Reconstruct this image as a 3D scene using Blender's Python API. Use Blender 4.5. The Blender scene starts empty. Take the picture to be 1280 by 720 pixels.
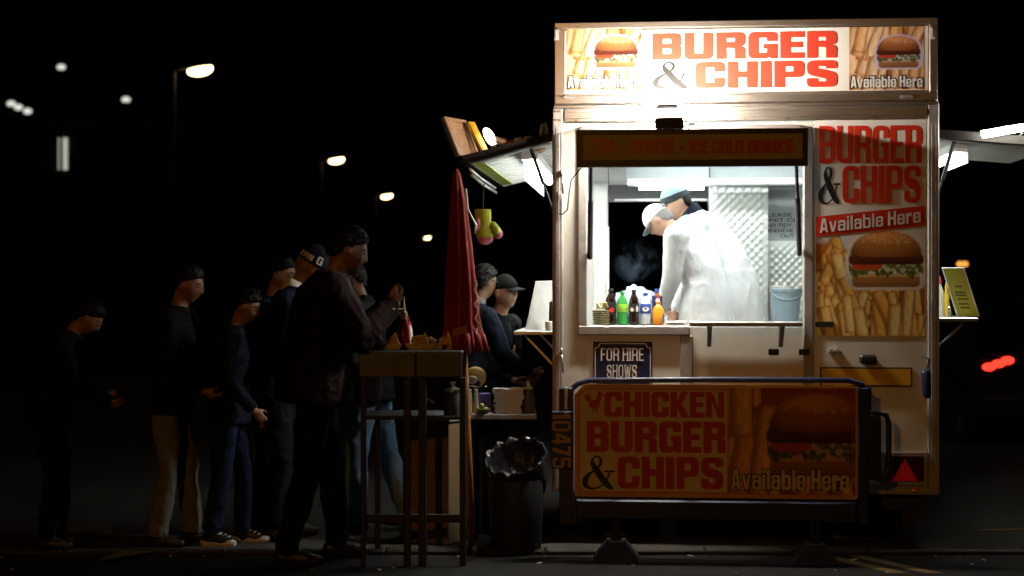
import bpy, math, random
import numpy as np
from mathutils import Vector, Matrix
from mathutils.bvhtree import BVHTree
random.seed(7); RNG = np.random.default_rng(7)
S = bpy.context.scene
COL = S.collection
R = math.radians

# ------------------------------------------------------------------ camera
FPX = 1951.0                       # focal length in photograph pixels (1280 wide)
CAMZ = 1.52
cam_d = bpy.data.cameras.new('camera'); cam = bpy.data.objects.new('camera', cam_d); COL.objects.link(cam)
cam.location = (0, 0, CAMZ); cam.rotation_euler = (R(90), 0, 0)
cam_d.sensor_width = 36; cam_d.lens = FPX / 1280 * 36
cam_d.clip_start = 0.05; cam_d.clip_end = 2000
cam_d.dof.use_dof = True; cam_d.dof.focus_distance = 9.15; cam_d.dof.aperture_fstop = 1.7
S.camera = cam

# ------------------------------------------------------------------ world: night sky, faint moon
wd = bpy.data.worlds.new('World'); S.world = wd; wd.use_nodes = True
nt = wd.node_tree
bg = nt.nodes['Background']; sky = nt.nodes.new('ShaderNodeTexSky')
sky.sky_type = 'NISHITA'; sky.sun_disc = False
sky.sun_elevation = R(-9); sky.sun_rotation = R(200)
nt.links.new(sky.outputs[0], bg.inputs[0]); bg.inputs[1].default_value = 0.015
sun_d = bpy.data.lights.new('moon', 'SUN'); sun_d.energy = 0.002; sun_d.angle = R(0.5); sun_d.color = (1, .9, .8)
sun = bpy.data.objects.new('moon', sun_d); COL.objects.link(sun); sun.rotation_euler = (R(55), 0, R(-40))
S.view_settings.view_transform = 'Standard'; S.view_settings.look = 'None'
S.view_settings.exposure = 0; S.view_settings.gamma = 1; S.view_settings.use_curve_mapping = False
S.cycles.use_denoising = True; S.cycles.max_bounces = 8; S.cycles.sample_clamp_indirect = 6

# lamp radiances (all are lamps the place has)
L_INT = 42.0; L_SIGN = 1000.0; L_BAT = 115.0; L_FLOOD = 8200.0; L_STREET = 1350.0
SODIUM = (1.0, .40, .035)

# ------------------------------------------------------------------ mesh helpers
class MB:
    def __init__(s): s.v = []; s.f = []; s.m = []
    def add(s, vs, fs, mi=0):
        o = len(s.v); s.v += [tuple(p) for p in vs]
        s.f += [tuple(i + o for i in f) for f in fs]; s.m += [mi] * len(fs); return s
    def quad(s, a, b, c, d, mi=0): return s.add([a, b, c, d], [(0, 1, 2, 3)], mi)
    def box(s, x0, x1, y0, y1, z0, z1, mi=0, bev=0.0):
        if bev > 0:
            b = min(bev, .45 * min(abs(x1 - x0), abs(y1 - y0), abs(z1 - z0)))
            return s.bbox(x0, x1, y0, y1, z0, z1, b, mi)
        vs = [(x, y, z) for x in (x0, x1) for y in (y0, y1) for z in (z0, z1)]
        return s.add(vs, [(0, 1, 3, 2), (4, 6, 7, 5), (0, 4, 5, 1), (2, 3, 7, 6), (0, 2, 6, 4), (1, 5, 7, 3)], mi)
    def bbox(s, x0, x1, y0, y1, z0, z1, b, mi=0):
        c = Vector(((x0 + x1) / 2, (y0 + y1) / 2, (z0 + z1) / 2)); h = Vector((abs(x1 - x0) / 2, abs(y1 - y0) / 2, abs(z1 - z0) / 2))
        pts = []; idx = {}
        for sx in (-1, 1):
            for sy in (-1, 1):
                for sz in (-1, 1):
                    for ax in range(3):
                        p = Vector((sx * (h.x - b), sy * (h.y - b), sz * (h.z - b))); p[ax] = (sx, sy, sz)[ax] * h[ax]
                        idx[(sx, sy, sz, ax)] = len(pts); pts.append(c + p)
        fs = []
        for ax in range(3):
            a1, a2 = [(1, 2), (2, 0), (0, 1)][ax]
            for sg in (-1, 1):
                l = []
                for t1, t2 in ((-1, -1), (1, -1), (1, 1), (-1, 1)):
                    k = [0, 0, 0]; k[ax] = sg; k[a1] = t1; k[a2] = t2; l.append(idx[(k[0], k[1], k[2], ax)])
                fs.append(tuple(l if sg > 0 else l[::-1]))
        for ax in range(3):                                           # edges along ax
            a1, a2 = [(1, 2), (2, 0), (0, 1)][ax]
            for t1 in (-1, 1):
                for t2 in (-1, 1):
                    def g(e, which):
                        k = [0, 0, 0]; k[ax] = e; k[a1] = t1; k[a2] = t2; return idx[(k[0], k[1], k[2], which)]
                    q = (g(-1, a1), g(1, a1), g(1, a2), g(-1, a2))
                    fs.append(q if t1 * t2 < 0 else q[::-1])
        for sx in (-1, 1):
            for sy in (-1, 1):
                for sz in (-1, 1):
                    q = tuple(idx[(sx, sy, sz, a)] for a in range(3)); fs.append(q if sx * sy * sz > 0 else q[::-1])
        return s.add(pts, fs, mi)
    def ring(s, c, ax, r, n, ph=0, r2=None):
        ax = Vector(ax).normalized(); t = Vector((0, 0, 1)) if abs(ax.z) < .9 else Vector((1, 0, 0))
        e1 = t.cross(ax).normalized(); e2 = ax.cross(e1); r2 = r if r2 is None else r2; c = Vector(c)
        return [c + e1 * (r * math.cos(ph + 2 * math.pi * i / n)) + e2 * (r2 * math.sin(ph + 2 * math.pi * i / n)) for i in range(n)]
    def loft(s, rings, mi=0, cap=True, closed=True):
        n = len(rings[0]); vs = [p for r in rings for p in r]; fs = []
        for k in range(len(rings) - 1):
            for i in range(n if closed else n - 1):
                j = (i + 1) % n; fs.append((k * n + i, k * n + j, (k + 1) * n + j, (k + 1) * n + i))
        if cap: fs.append(tuple(range(n))[::-1]); fs.append(tuple((len(rings) - 1) * n + i for i in range(n)))
        return s.add(vs, fs, mi)
    def cyl(s, p0, p1, r0, r1=None, n=12, mi=0, ph=0):
        r1 = r0 if r1 is None else r1; ax = Vector(p1) - Vector(p0)
        return s.loft([s.ring(p0, ax, r0, n, ph), s.ring(p1, ax, r1, n, ph)], mi)
    def bar(s, p0, p1, a, b, mi=0):                                   # rectangular bar
        p0 = Vector(p0); p1 = Vector(p1); ax = (p1 - p0).normalized()
        t = Vector((0, 0, 1)) if abs(ax.z) < .9 else Vector((0, 1, 0))
        e1 = t.cross(ax).normalized(); e2 = ax.cross(e1)
        rr = lambda c: [c + e1 * sx * a / 2 + e2 * sy * b / 2 for sx, sy in ((-1, -1), (1, -1), (1, 1), (-1, 1))]
        return s.loft([rr(p0), rr(p1)], mi)
    def tube(s, pts, r, n=8, mi=0):
        pts = [Vector(p) for p in pts]; rings = []
        for i, p in enumerate(pts):
            a = pts[max(0, i - 1)]; b = pts[min(len(pts) - 1, i + 1)]; rings.append((p, b - a))
        rs = r if isinstance(r, (list, tuple)) else [r] * len(pts)
        ax0 = rings[0][1].normalized(); t = Vector((0, 0, 1)) if abs(ax0.z) < .9 else Vector((1, 0, 0)); e1 = t.cross(ax0).normalized()
        out = []
        for (p, ax), rr in zip(rings, rs):
            ax = ax.normalized(); e1 = (e1 - ax * e1.dot(ax)).normalized(); e2 = ax.cross(e1)
            out.append([p + e1 * rr * math.cos(2 * math.pi * i / n) + e2 * rr * math.sin(2 * math.pi * i / n) for i in range(n)])
        return s.loft(out, mi)
    def lathe(s, prof, c=(0, 0, 0), n=20, mi=0, fn=None, cap=True):    # prof: (r, z)
        c = Vector(c); rings = []
        for r, z in prof:
            rg = []
            for i in range(n):
                a = 2 * math.pi * i / n; k = fn(a, z) if fn else 1
                rg.append(c + Vector((r * k * math.cos(a), r * k * math.sin(a), z)))
            rings.append(rg)
        return s.loft(rings, mi, cap)
    def ell(s, c, rx, ry, rz, mi=0, n=16, m=10, M=None, fn=None):
        c = Vector(c); rings = []
        for k in range(m + 1):
            t = math.pi * (k / m) if 0 < k < m else (1e-3 if k == 0 else math.pi - 1e-3)
            rg = []
            for i in range(n):
                a = 2 * math.pi * i / n
                d = Vector((math.sin(t) * math.cos(a), math.sin(t) * math.sin(a), -math.cos(t)))
                p = Vector((d.x * rx, d.y * ry, d.z * rz))
                if fn: p = fn(p, d)
                rg.append(c + (M @ p if M else p))
            rings.append(rg)
        return s.loft(rings, mi)
    def capsule(s, p0, p1, r0, r1, mi=0, n=12):
        p0 = Vector(p0); p1 = Vector(p1); ax = (p1 - p0); L = ax.length
        if L < 1e-5: return s.ell(p0, r0, r0, r0, mi)
        ax /= L; rings = []
        for a in (-89, -60, -30): rings.append(s.ring(p0 + ax * r0 * math.sin(R(a)), ax, r0 * math.cos(R(a)), n))
        rings.append(s.ring(p0, ax, r0, n)); rings.append(s.ring(p1, ax, r1, n))
        for a in (30, 60, 89): rings.append(s.ring(p1 + ax * r1 * math.sin(R(a)), ax, r1 * math.cos(R(a)), n))
        return s.loft(rings, mi)
    def grid(s, fn, nu, nv, mi=0):
        vs = [fn(i / nu, j / nv) for j in range(nv + 1) for i in range(nu + 1)]
        fs = [(j * (nu + 1) + i, j * (nu + 1) + i + 1, (j + 1) * (nu + 1) + i + 1, (j + 1) * (nu + 1) + i) for j in range(nv) for i in range(nu)]
        return s.add(vs, fs, mi)
    def move(s, M):
        s.v = [tuple(M @ Vector(p)) for p in s.v]; return s
    def mesh(s, name, mats, smooth=False):
        me = bpy.data.meshes.new(name); me.from_pydata(s.v, [], s.f)
        for m in (mats if isinstance(mats, (list, tuple)) else [mats]): me.materials.append(m)
        if any(s.m): me.polygons.foreach_set('material_index', s.m)
        me.update()
        import bmesh
        bm = bmesh.new(); bm.from_mesh(me); bmesh.ops.recalc_face_normals(bm, faces=bm.faces); bm.to_mesh(me); bm.free()
        if smooth:
            if smooth is True: me.polygons.foreach_set('use_smooth', [True] * len(me.polygons))
            else:
                me.polygons.foreach_set('use_smooth', [True] * len(me.polygons)); me.set_sharp_from_angle(angle=R(smooth))
        me.update(); return me
    def build(s, name, mats, parent=None, smooth=False, **kw):
        return link(name, s.mesh(name, mats, smooth), parent, **kw)

def link(name, data, parent=None, label=None, cat=None, group=None, kind=None):
    o = bpy.data.objects.new(name, data); COL.objects.link(o)
    if parent: o.parent = parent
    tag(o, label, cat, group, kind); return o
def tag(o, label=None, cat=None, group=None, kind=None):
    if label: o['label'] = label
    if cat: o['category'] = cat
    if group: o['group'] = group
    if kind: o['kind'] = kind
    return o
def thing(name, label, cat, loc=(0, 0, 0), rz=0, group=None):
    o = bpy.data.objects.new(name, None); COL.objects.link(o); o.location = loc; o.rotation_euler = (0, 0, rz)
    o.empty_display_size = .1
    return tag(o, label, cat, group)
def copy_tree(o, parent=None):
    c = o.copy(); COL.objects.link(c)
    if parent: c.parent = parent
    for ch in list(o.children): copy_tree(ch, c)
    return c

# ------------------------------------------------------------------ materials
def nodes(m): m.use_nodes = True; return m.node_tree, m.node_tree.nodes['Principled BSDF']
def mat(name, col, rough=.5, metal=0, var=.12, nscale=18, bump=0, bscale=60, spec=None, trans=0, alpha=1, emit=None, estr=0, dirt=0, sub=0, coat=0, bdist=.002, stretch=None):
    m = bpy.data.materials.new(name); t, b = nodes(m); N = t.nodes; Lk = t.links
    b.inputs['Base Color'].default_value = (*col, 1); b.inputs['Roughness'].default_value = rough; b.inputs['Metallic'].default_value = metal
    if spec is not None: b.inputs['Specular IOR Level'].default_value = spec
    if trans: b.inputs['Transmission Weight'].default_value = trans
    if coat: b.inputs['Coat Weight'].default_value = coat
    if alpha < 1: b.inputs['Alpha'].default_value = alpha
    if sub: b.inputs['Subsurface Weight'].default_value = sub; b.inputs['Subsurface Radius'].default_value = (.02, .008, .004)
    if emit: b.inputs['Emission Color'].default_value = (*emit, 1); b.inputs['Emission Strength'].default_value = estr
    tc = N.new('ShaderNodeTexCoord'); src = tc.outputs['Object']
    if stretch:
        mp = N.new('ShaderNodeMapping'); mp.inputs['Scale'].default_value = stretch; Lk.new(src, mp.inputs[0]); src = mp.outputs[0]
    if var:
        nz = N.new('ShaderNodeTexNoise'); nz.inputs['Scale'].default_value = nscale; nz.inputs['Detail'].default_value = 6; nz.inputs['Roughness'].default_value = .65
        Lk.new(src, nz.inputs['Vector'])
        rp = N.new('ShaderNodeValToRGB'); rp.color_ramp.elements[0].position = .3; rp.color_ramp.elements[1].position = .72
        rp.color_ramp.elements[0].color = (*[c * (1 - var) for c in col], 1); rp.color_ramp.elements[1].color = (*[min(1, c * (1 + var * .6)) for c in col], 1)
        Lk.new(nz.outputs['Fac'], rp.inputs[0]); last = rp.outputs[0]
        if dirt:
            n2 = N.new('ShaderNodeTexNoise'); n2.inputs['Scale'].default_value = 2.3; n2.inputs['Detail'].default_value = 9; n2.inputs['Roughness'].default_value = .7; Lk.new(tc.outputs['Object'], n2.inputs['Vector'])
            r2 = N.new('ShaderNodeValToRGB'); r2.color_ramp.elements[0].position = .5; r2.color_ramp.elements[1].position = .75
            r2.color_ramp.elements[0].color = (0, 0, 0, 1); r2.color_ramp.elements[1].color = (dirt, dirt, dirt, 1); Lk.new(n2.outputs['Fac'], r2.inputs[0])
            mx = N.new('ShaderNodeMixRGB'); Lk.new(r2.outputs[0], mx.inputs[0]); Lk.new(last, mx.inputs[1]); mx.inputs[2].default_value = (.09, .07, .05, 1); last = mx.outputs[0]
        Lk.new(last, b.inputs['Base Color'])
        mr = N.new('ShaderNodeMapRange'); mr.inputs['To Min'].default_value = max(.02, rough - .1); mr.inputs['To Max'].default_value = min(1, rough + .12)
        Lk.new(nz.outputs['Fac'], mr.inputs[0]); Lk.new(mr.outputs[0], b.inputs['Roughness'])
    if bump:
        n3 = N.new('ShaderNodeTexNoise'); n3.inputs['Scale'].default_value = bscale; n3.inputs['Detail'].default_value = 5; Lk.new(src, n3.inputs['Vector'])
        bp = N.new('ShaderNodeBump'); bp.inputs['Strength'].default_value = bump; bp.inputs['Distance'].default_value = bdist
        Lk.new(n3.outputs['Fac'], bp.inputs['Height']); Lk.new(bp.outputs[0], b.inputs['Normal'])
    return m
def lamp_mat(name, col, strength):
    m = bpy.data.materials.new(name); m.use_nodes = True; t = m.node_tree; t.nodes.clear()
    e = t.nodes.new('ShaderNodeEmission'); e.inputs[0].default_value = (*col, 1); e.inputs[1].default_value = strength
    o = t.nodes.new('ShaderNodeOutputMaterial'); t.links.new(e.outputs[0], o.inputs[0]); return m
def print_mat(name, rough=.35):
    m = bpy.data.materials.new(name); t, b = nodes(m); a = t.nodes.new('ShaderNodeVertexColor'); a.layer_name = 'ink'
    t.links.new(a.outputs[0], b.inputs['Base Color']); b.inputs['Roughness'].default_value = rough; return m

M = {}
M['panel'] = mat('gel_coat_panel', (.74, .72, .65), .42, var=.07, nscale=6, dirt=.12, bump=.05, bscale=30)
M['alu'] = mat('aluminium', (.60, .58, .55), .34, 1, var=.14, nscale=30, bump=.05, bscale=80, stretch=(1, 1, 12))
M['aluh'] = mat('brushed_aluminium', (.62, .59, .55), .36, 1, var=.16, nscale=22, stretch=(.6, 1, 14))
M['aludark'] = mat('weathered_aluminium', (.36, .33, .31), .5, .35, var=.2, nscale=20)
M['steel'] = mat('stainless_steel', (.66, .67, .65), .27, 1, var=.08, nscale=12)
M['quilt'] = mat('pressed_steel', (.62, .64, .60), .46, .75, var=.05, nscale=12)
M['white'] = mat('white_laminate', (.80, .80, .78), .4, var=.05, nscale=8)
M['signwhite'] = mat('white_sign_vinyl', (.78, .76, .72), .38, var=.05, nscale=9, dirt=.06)
M['red'] = mat('red_vinyl', (.62, .028, .012), .35, var=.08)
M['orange'] = mat('orange_vinyl', (.62, .052, .028), .35, var=.06)
M['ink'] = mat('black_vinyl', (.02, .018, .018), .35, var=.1)
M['greyink'] = mat('faded_grey_vinyl', (.007, .006, .006), .4, var=.1)
M['black'] = mat('black_paint', (.014, .014, .015), .4, var=.2)
M['blackmatte'] = mat('dull_black_metal', (.012, .012, .012), .6, var=.3)
M['dullsteel'] = mat('dull_steel_fascia', (.075, .085, .08), .42, .35, var=.25, nscale=5, stretch=(3, 1, .4))
M['rim'] = mat('dark_canopy_edge', (.016, .012, .010), .7, spec=.15, var=.2)
M['tea'] = mat('old_cream_vinyl', (.44, .35, .25), .5, var=.1)
M['rubber'] = mat('rubber', (.012, .011, .011), .75, var=.3, bump=.3)
M['greylam'] = mat('grey_laminate', (.40, .44, .44), .4, var=.05)
M['darkgrey'] = mat('dark_grey_panel', (.035, .037, .042), .5, var=.15)
M['navy'] = mat('navy_enamel', (.008, .014, .058), .3, var=.1)
M['yellowp'] = mat('yellow_plate', (.75, .42, .03), .35, var=.05, dirt=.1)
M['bluep'] = mat('blue_plastic', (.007, .014, .055), .42, var=.15, bump=.1)
M['wood'] = mat('varnished_wood', (.36, .15, .05), .45, var=.35, nscale=9, stretch=(8, 8, .6), bump=.15)
M['redcloth'] = mat('red_canvas', (.21, .006, .004), .8, var=.25, nscale=6, bump=.35, bscale=120)
M['asphalt'] = mat('asphalt', (.018, .017, .0155), .85, spec=.1, var=.4, nscale=14, bump=.7, bscale=160, bdist=.006, dirt=.1)
M['pave'] = mat('concrete_paving', (.05, .046, .04), .85, spec=.2, var=.25, nscale=7, bump=.4, bscale=70, dirt=.3)
M['yline_and_light'] = mat('worn_yellow_paint_and_light', (.13, .075, .012), .6, var=.4, nscale=25, dirt=.5)  # worn line paint, also the colour of the painted lamplight patches
M['wline'] = mat('worn_white_paint', (.45, .42, .36), .6, var=.3, nscale=25, dirt=.4)
M['skin'] = mat('skin', (.50, .29, .20), .5, var=.08, nscale=25, sub=.05)
M['skin2'] = mat('tanned_skin', (.36, .20, .12), .5, var=.08, nscale=25, sub=.05)
M['skind'] = mat('brown_skin', (.30, .15, .085), .5, var=.08, nscale=25, sub=.05)
M['lip'] = mat('lips', (.32, .10, .08), .4, var=.05)
M['eye'] = mat('eye_dark', (.03, .02, .015), .2, var=.05)
M['hair'] = mat('dark_hair', (.007, .005, .004), .6, spec=.2, var=.4, nscale=60, bump=.8, bscale=140, stretch=(1, 1, .3))
M['greyhair'] = mat('grey_hair', (.22, .20, .19), .6, var=.4, nscale=60, bump=.8, bscale=140)
M['coat'] = mat(name='white_cotton', col=(.80, .81, .82), rough=.85, spec=.12, var=.04, nscale=5, bump=.9, bscale=9, bdist=.03, stretch=(1, 1, .55))
M['coatshadow'] = M['coat']
M['whitecap'] = mat('white_cap_cloth', (.78, .76, .76), .8, var=.08, nscale=20, bump=.3, bscale=150)
M['bluecap'] = mat('pale_blue_cap_cloth', (.42, .58, .80), .8, var=.35, nscale=12, bump=.3, bscale=150)
M['navycloth'] = mat(name='navy_cloth', col=(.006, .009, .020), rough=.85, spec=.12, var=.25, bump=.5, bscale=12, bdist=.02)
M['blackcloth'] = mat(name='black_cloth', col=(.006, .006, .0065), rough=.85, spec=.12, var=.25, bump=.5, bscale=12, bdist=.02)
M['maroon'] = mat(name='maroon_cloth', col=(.011, .003, .003), rough=.85, spec=.12, var=.25, bump=.5, bscale=12, bdist=.02)
M['denim'] = mat(name='denim', col=(.010, .017, .045), rough=.85, spec=.12, var=.3, bump=.5, bscale=12, bdist=.02)
M['paledenim'] = mat(name='pale_denim', col=(.16, .26, .38), rough=.85, spec=.12, var=.4, nscale=10, bump=.6, bscale=12, bdist=.02)
M['chino'] = mat(name='pale_grey_trousers', col=(.15, .145, .135), rough=.85, spec=.12, var=.2, bump=.6, bscale=10, bdist=.025, stretch=(1, 1, .4))
M['shoe'] = mat('black_shoe', (.014, .012, .012), .45, var=.2)
M['wshoe'] = mat('white_rubber', (.6, .6, .58), .5, var=.15)
M['paper'] = mat('white_paper', (.74, .72, .68), .8, var=.06, bump=.3, bscale=25)
M['cooltube'] = lamp_mat('cool_fluorescent_tube', (.90, 1.0, 1.0), L_INT)
M['warmtube'] = lamp_mat('sign_tube', (1.0, .93, .80), L_SIGN)
M['battube'] = lamp_mat('canopy_tube', (.95, 1.0, .92), L_BAT)
M['battube2'] = lamp_mat('shaded_canopy_tube', (.95, 1.0, .92), L_BAT * .2)
M['flood'] = lamp_mat('flood_emitter', (1.0, .88, .74), L_FLOOD)
M['flood2'] = lamp_mat('small_flood_emitter', (1.0, .88, .74), L_FLOOD * .5)
M['sodium'] = lamp_mat('sodium_lamp', SODIUM, L_STREET)
M['sodiumfar'] = lamp_mat('sodium_lamp_glow', (1.0, .66, .30), 12)
M['print'] = print_mat('printed_picture')

# ------------------------------------------------------------------ placing
TH = R(5.0)
OX, OY = .2488, 9.157                                              # front corner of the trailer on the ground
EU = Vector((math.cos(TH), -math.sin(TH), 0)); EV = Vector((math.sin(TH), math.cos(TH), 0)); ORG = Vector((OX, OY, 0))
def ray(px, py): return Vector(((px - 640) / FPX, 1, (360 - py) / FPX))
def T(px, py, v=0.0):                                               # photograph pixel -> trailer (u, v, w)
    d = ray(px, py); c = Vector((0, 0, CAMZ)) - ORG
    t = (v - c.dot(EV)) / d.dot(EV); p = c + d * t
    return Vector((p.dot(EU), v, p.z))
def tw(u, v, w): return ORG + EU * u + EV * v + Vector((0, 0, w))
def W(px, py, d): return Vector(((px - 640) / FPX * d, d, CAMZ - (py - 360) / FPX * d))
def Tw(px, py, v): return tw(*T(px, py, v))
def rect(x0, x1, y0, y1, v):                                        # pixel rect -> u0,u1,w0,w1
    xm = (x0 + x1) / 2; ym = (y0 + y1) / 2
    return T(x0, ym, v).x, T(x1, ym, v).x, T(xm, y1, v).z, T(xm, y0, v).z

# ------------------------------------------------------------------ lettering (own heavy condensed capitals)
def glyph(ch, s, b):
    r = .16; q = .05; e = 1 - s; h = .5
    c0, c1 = (1 - s) / 2, (1 + s) / 2
    G = {
     'B': (1, [[(0,0,0),(1,0,.2),(1,.5,.1),(.93,.53,.02),(1,.56,.1),(1,1,.2),(0,1,0)], [(s,b,0),(e,b,q),(e,h-b*.35,q),(s,h-b*.35,0)], [(s,h+b*.45,0),(e,h+b*.45,q),(e,1-b,q),(s,1-b,0)]]),
     'P': (1, [[(0,0,0),(s,0,0),(s,.38,0),(1,.38,.2),(1,1,.2),(0,1,0)], [(s,.38+b,0),(e,.38+b,q),(e,1-b,q),(s,1-b,0)]]),
     'R': (1, [[(0,0,0),(s,0,0),(s,.42,0),(e,.40,.05),(e,0,0),(1,0,0),(1,.42,.1),(.84,.475,.02),(1,.53,.1),(1,1,.2),(0,1,0)], [(s,.42+b,0),(e,.42+b,q),(e,1-b,q),(s,1-b,0)]]),
     'U': (1, [[(0,1,0),(0,0,.22),(1,0,.22),(1,1,0),(e,1,0),(e,b,q),(s,b,q),(s,1,0)]]),
     'C': (1, [[(0,0,.22),(1,0,.22),(1,.39,0),(e,.39,0),(e,b,q),(s,b,q),(s,1-b,q),(e,1-b,q),(e,.62,0),(1,.62,0),(1,1,.22),(0,1,.22)]]),
     'G': (1, [[(0,0,.22),(.66,0,.1),(e+.02,.06,.03),(e+s*.45,0,0),(1,0,0),(1,.54,0),(.52,.54,0),(.52,.54-b*.8,0),(e,.54-b*.8,0),(e,b,q),(s,b,q),(s,1-b,q),(e,1-b,q),(e,.66,0),(1,.66,0),(1,1,.22),(0,1,.22)]]),
     'O': (1, [[(0,0,.22),(1,0,.22),(1,1,.22),(0,1,.22)], [(s,b,q),(e,b,q),(e,1-b,q),(s,1-b,q)]]),
     '0': (1, [[(0,0,.22),(1,0,.22),(1,1,.22),(0,1,.22)], [(s,b,q),(e,b,q),(e,1-b,q),(s,1-b,q)]]),
     'D': (1, [[(0,0,0),(1,0,.22),(1,1,.22),(0,1,0)], [(s,b,0),(e,b,q),(e,1-b,q),(s,1-b,0)]]),
     'E': (.82, [[(0,0,0),(1,0,0),(1,b,0),(s*1.2,b,0),(s*1.2,h-b*.45,0),(.92,h-b*.45,0),(.92,h+b*.5,0),(s*1.2,h+b*.5,0),(s*1.2,1-b,0),(1,1-b,0),(1,1,0),(0,1,0)]]),
     'F': (.80, [[(0,0,0),(s*1.2,0,0),(s*1.2,h-b*.45,0),(.92,h-b*.45,0),(.92,h+b*.5,0),(s*1.2,h+b*.5,0),(s*1.2,1-b,0),(1,1-b,0),(1,1,0),(0,1,0)]]),
     'L': (.78, [[(0,0,0),(1,0,0),(1,b,0),(s*1.25,b,0),(s*1.25,1,0),(0,1,0)]]),
     'H': (1, [[(0,0,0),(s,0,0),(s,h-b*.5,0),(e,h-b*.5,0),(e,0,0),(1,0,0),(1,1,0),(e,1,0),(e,h+b*.6,0),(s,h+b*.6,0),(s,1,0),(0,1,0)]]),
     'I': (s*1.05, [[(0,0,0),(1,0,0),(1,1,0),(0,1,0)]]),
     '1': (.6, [[(.4,0,0),(1,0,0),(1,1,0),(.55,1,0),(0,.78,0),(0,.62,0),(.4,.68,0)]]),
     'S': (1, [[(0,.33,0),(0,0,.22),(1,0,.22),(1,.54,.2),(s,.70,.05),(s,1-b,q),(e,1-b,q),(e,.70,0),(1,.70,0),(1,1,.22),(0,1,.22),(0,.48,.2),(e,.31,.05),(e,b,q),(s,b,q),(s,.33,0)]]),
     '5': (1, [[(0,.3,0),(0,0,.2),(1,0,.2),(1,.64,.15),(s,.64,0),(s,1-b,0),(.95,1-b,0),(.95,1,0),(0,1,0),(0,.46,0),(e,.46,.04),(e,b,q),(s,b,q),(s,.3,0)]]),
     'K': (1, [[(0,0,0),(s,0,0),(s,.40,0),(e-.02,0,0),(1.04,0,0),(.62,.55,0),(1,1,0),(e-.04,1,0),(s,.62,0),(s,1,0),(0,1,0)]]),
     'N': (1, [[(0,0,0),(s*.85,0,0),(s*.85,.62,0),(1-s*.85,0,0),(1,0,0),(1,1,0),(1-s*.85,1,0),(1-s*.85,.42,0),(s*.85,1,0),(0,1,0)]]),
     'T': (.9, [[(c0,0,0),(c1,0,0),(c1,1-b,0),(1,1-b,0),(1,1,0),(0,1,0),(0,1-b,0),(c0,1-b,0)]]),
     'A': (1, [[(0,0,0),(s*.92,0,0),(s*1.02,.17,0),(1-s*1.02,.17,0),(1-s*.92,0,0),(1,0,0),(.72,1,0),(.28,1,0)], [(s*1.18,.17+b,0),(1-s*1.18,.17+b,0),(.5,.84,0)]]),
     'W': (1.35, [[(0,1,0),(.17,0,0),(.40,0,0),(.5,.5,0),(.60,0,0),(.83,0,0),(1,1,0),(1-s*.7,1,0),(.70,.35,0),(.60,.9,0),(.40,.9,0),(.30,.35,0),(s*.7,1,0)]]),
     'M': (1.3, [[(0,0,0),(s*.75,0,0),(s*.75,.6,0),(.42,0,0),(.58,0,0),(1-s*.75,.6,0),(1-s*.75,0,0),(1,0,0),(1,1,0),(.72,1,0),(.5,.45,0),(.28,1,0),(0,1,0)]]),
     'Y': (1, [[(c0,0,0),(c1,0,0),(c1,.4,0),(1,1,0),(1-s,1,0),(.5,.6,0),(s,1,0),(0,1,0),(c0,.4,0)]]),
     '4': (1, [[(e-.1,0,0),(.9,0,0),(.9,.2,0),(1,.2,0),(1,.38,0),(.9,.38,0),(.9,1,0),(.5,1,0),(0,.38,0),(0,.2,0),(e-.1,.2,0)], [(.28,.38,0),(e-.1,.38,0),(e-.1,.72,0)]]),
     '7': (.9, [[(.15,0,0),(.55,0,0),(1,.8,0),(1,1,0),(0,1,0),(0,1-b*1.1,0),(.62,1-b*1.1,0)]]),
     'a': (.95, [[(0,0,.14),(1,0,0),(1,.74,.16),(0,.74,.16),(0,.53,0),(s,.53,0),(s,.74-b*.8,.03),(e,.74-b*.8,.03),(e,.47,0),(0,.47,.1)], [(s,b*.8,.03),(e,b*.8,.03),(e,.36,.03),(s,.36,.03)]]),
     'v': (.95, [[(.33,0,0),(.67,0,0),(1,.74,0),(1-s,.74,0),(.5,.22,0),(s,.74,0),(0,.74,0)]]),
     'i': (s, [[(0,0,0),(1,0,0),(1,.74,0),(0,.74,0)], [(0,.83,0),(1,.83,0),(1,1,0),(0,1,0)]]),
     'l': (s, [[(0,0,0),(1,0,0),(1,1,0),(0,1,0)]]),
     'b': (.98, [[(0,0,0),(1,0,.16),(1,.74,.16),(s,.74,0),(s,1,0),(0,1,0)], [(s,b*.8,.03),(e,b*.8,.03),(e,.74-b*.8,.03),(s,.74-b*.8,.03)]]),
     'e': (.95, [[(0,0,.16),(1,0,.16),(1,.27,0),(e,.27,0),(e,b*.8,.03),(s,b*.8,.03),(s,.33,0),(1,.33,0),(1,.74,.16),(0,.74,.16)], [(s,.43,0),(e,.43,0),(e,.74-b*.8,.03),(s,.74-b*.8,.03)]]),
     'r': (.68, [[(0,0,0),(s*1.4,0,0),(s*1.4,.74-b*1.3,.05),(1,.74-b*1.3,0),(1,.74,0),(0,.74,0)]]),
     '.': (s*1.3, [[(0,.36,.13),(1,.36,.13),(1,.64,.13),(0,.64,.13)]]),
    }
    return G[ch]
def rounded(pts, asp):
    out = []; n = len(pts)
    P = [Vector((x * asp, y)) for x, y, _ in pts]
    for i, (_, _, r) in enumerate(pts):
        p = P[i]
        if r <= 0: out.append(p); continue
        a = P[i - 1] - p; c = P[(i + 1) % n] - p
        k = 1 if asp < 1 else min(1.6, asp)
        ra = min(r * (1 if abs(a.y) > abs(a.x) else k), a.length * .48); rc = min(r * (1 if abs(c.y) > abs(c.x) else k), c.length * .48)
        A = p + a.normalized() * ra; Cc = p + c.normalized() * rc
        for t in (0, .2, .4, .6, .8, 1): out.append(A * (1 - t) ** 2 + p * 2 * t * (1 - t) + Cc * t * t)
    return out
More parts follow.
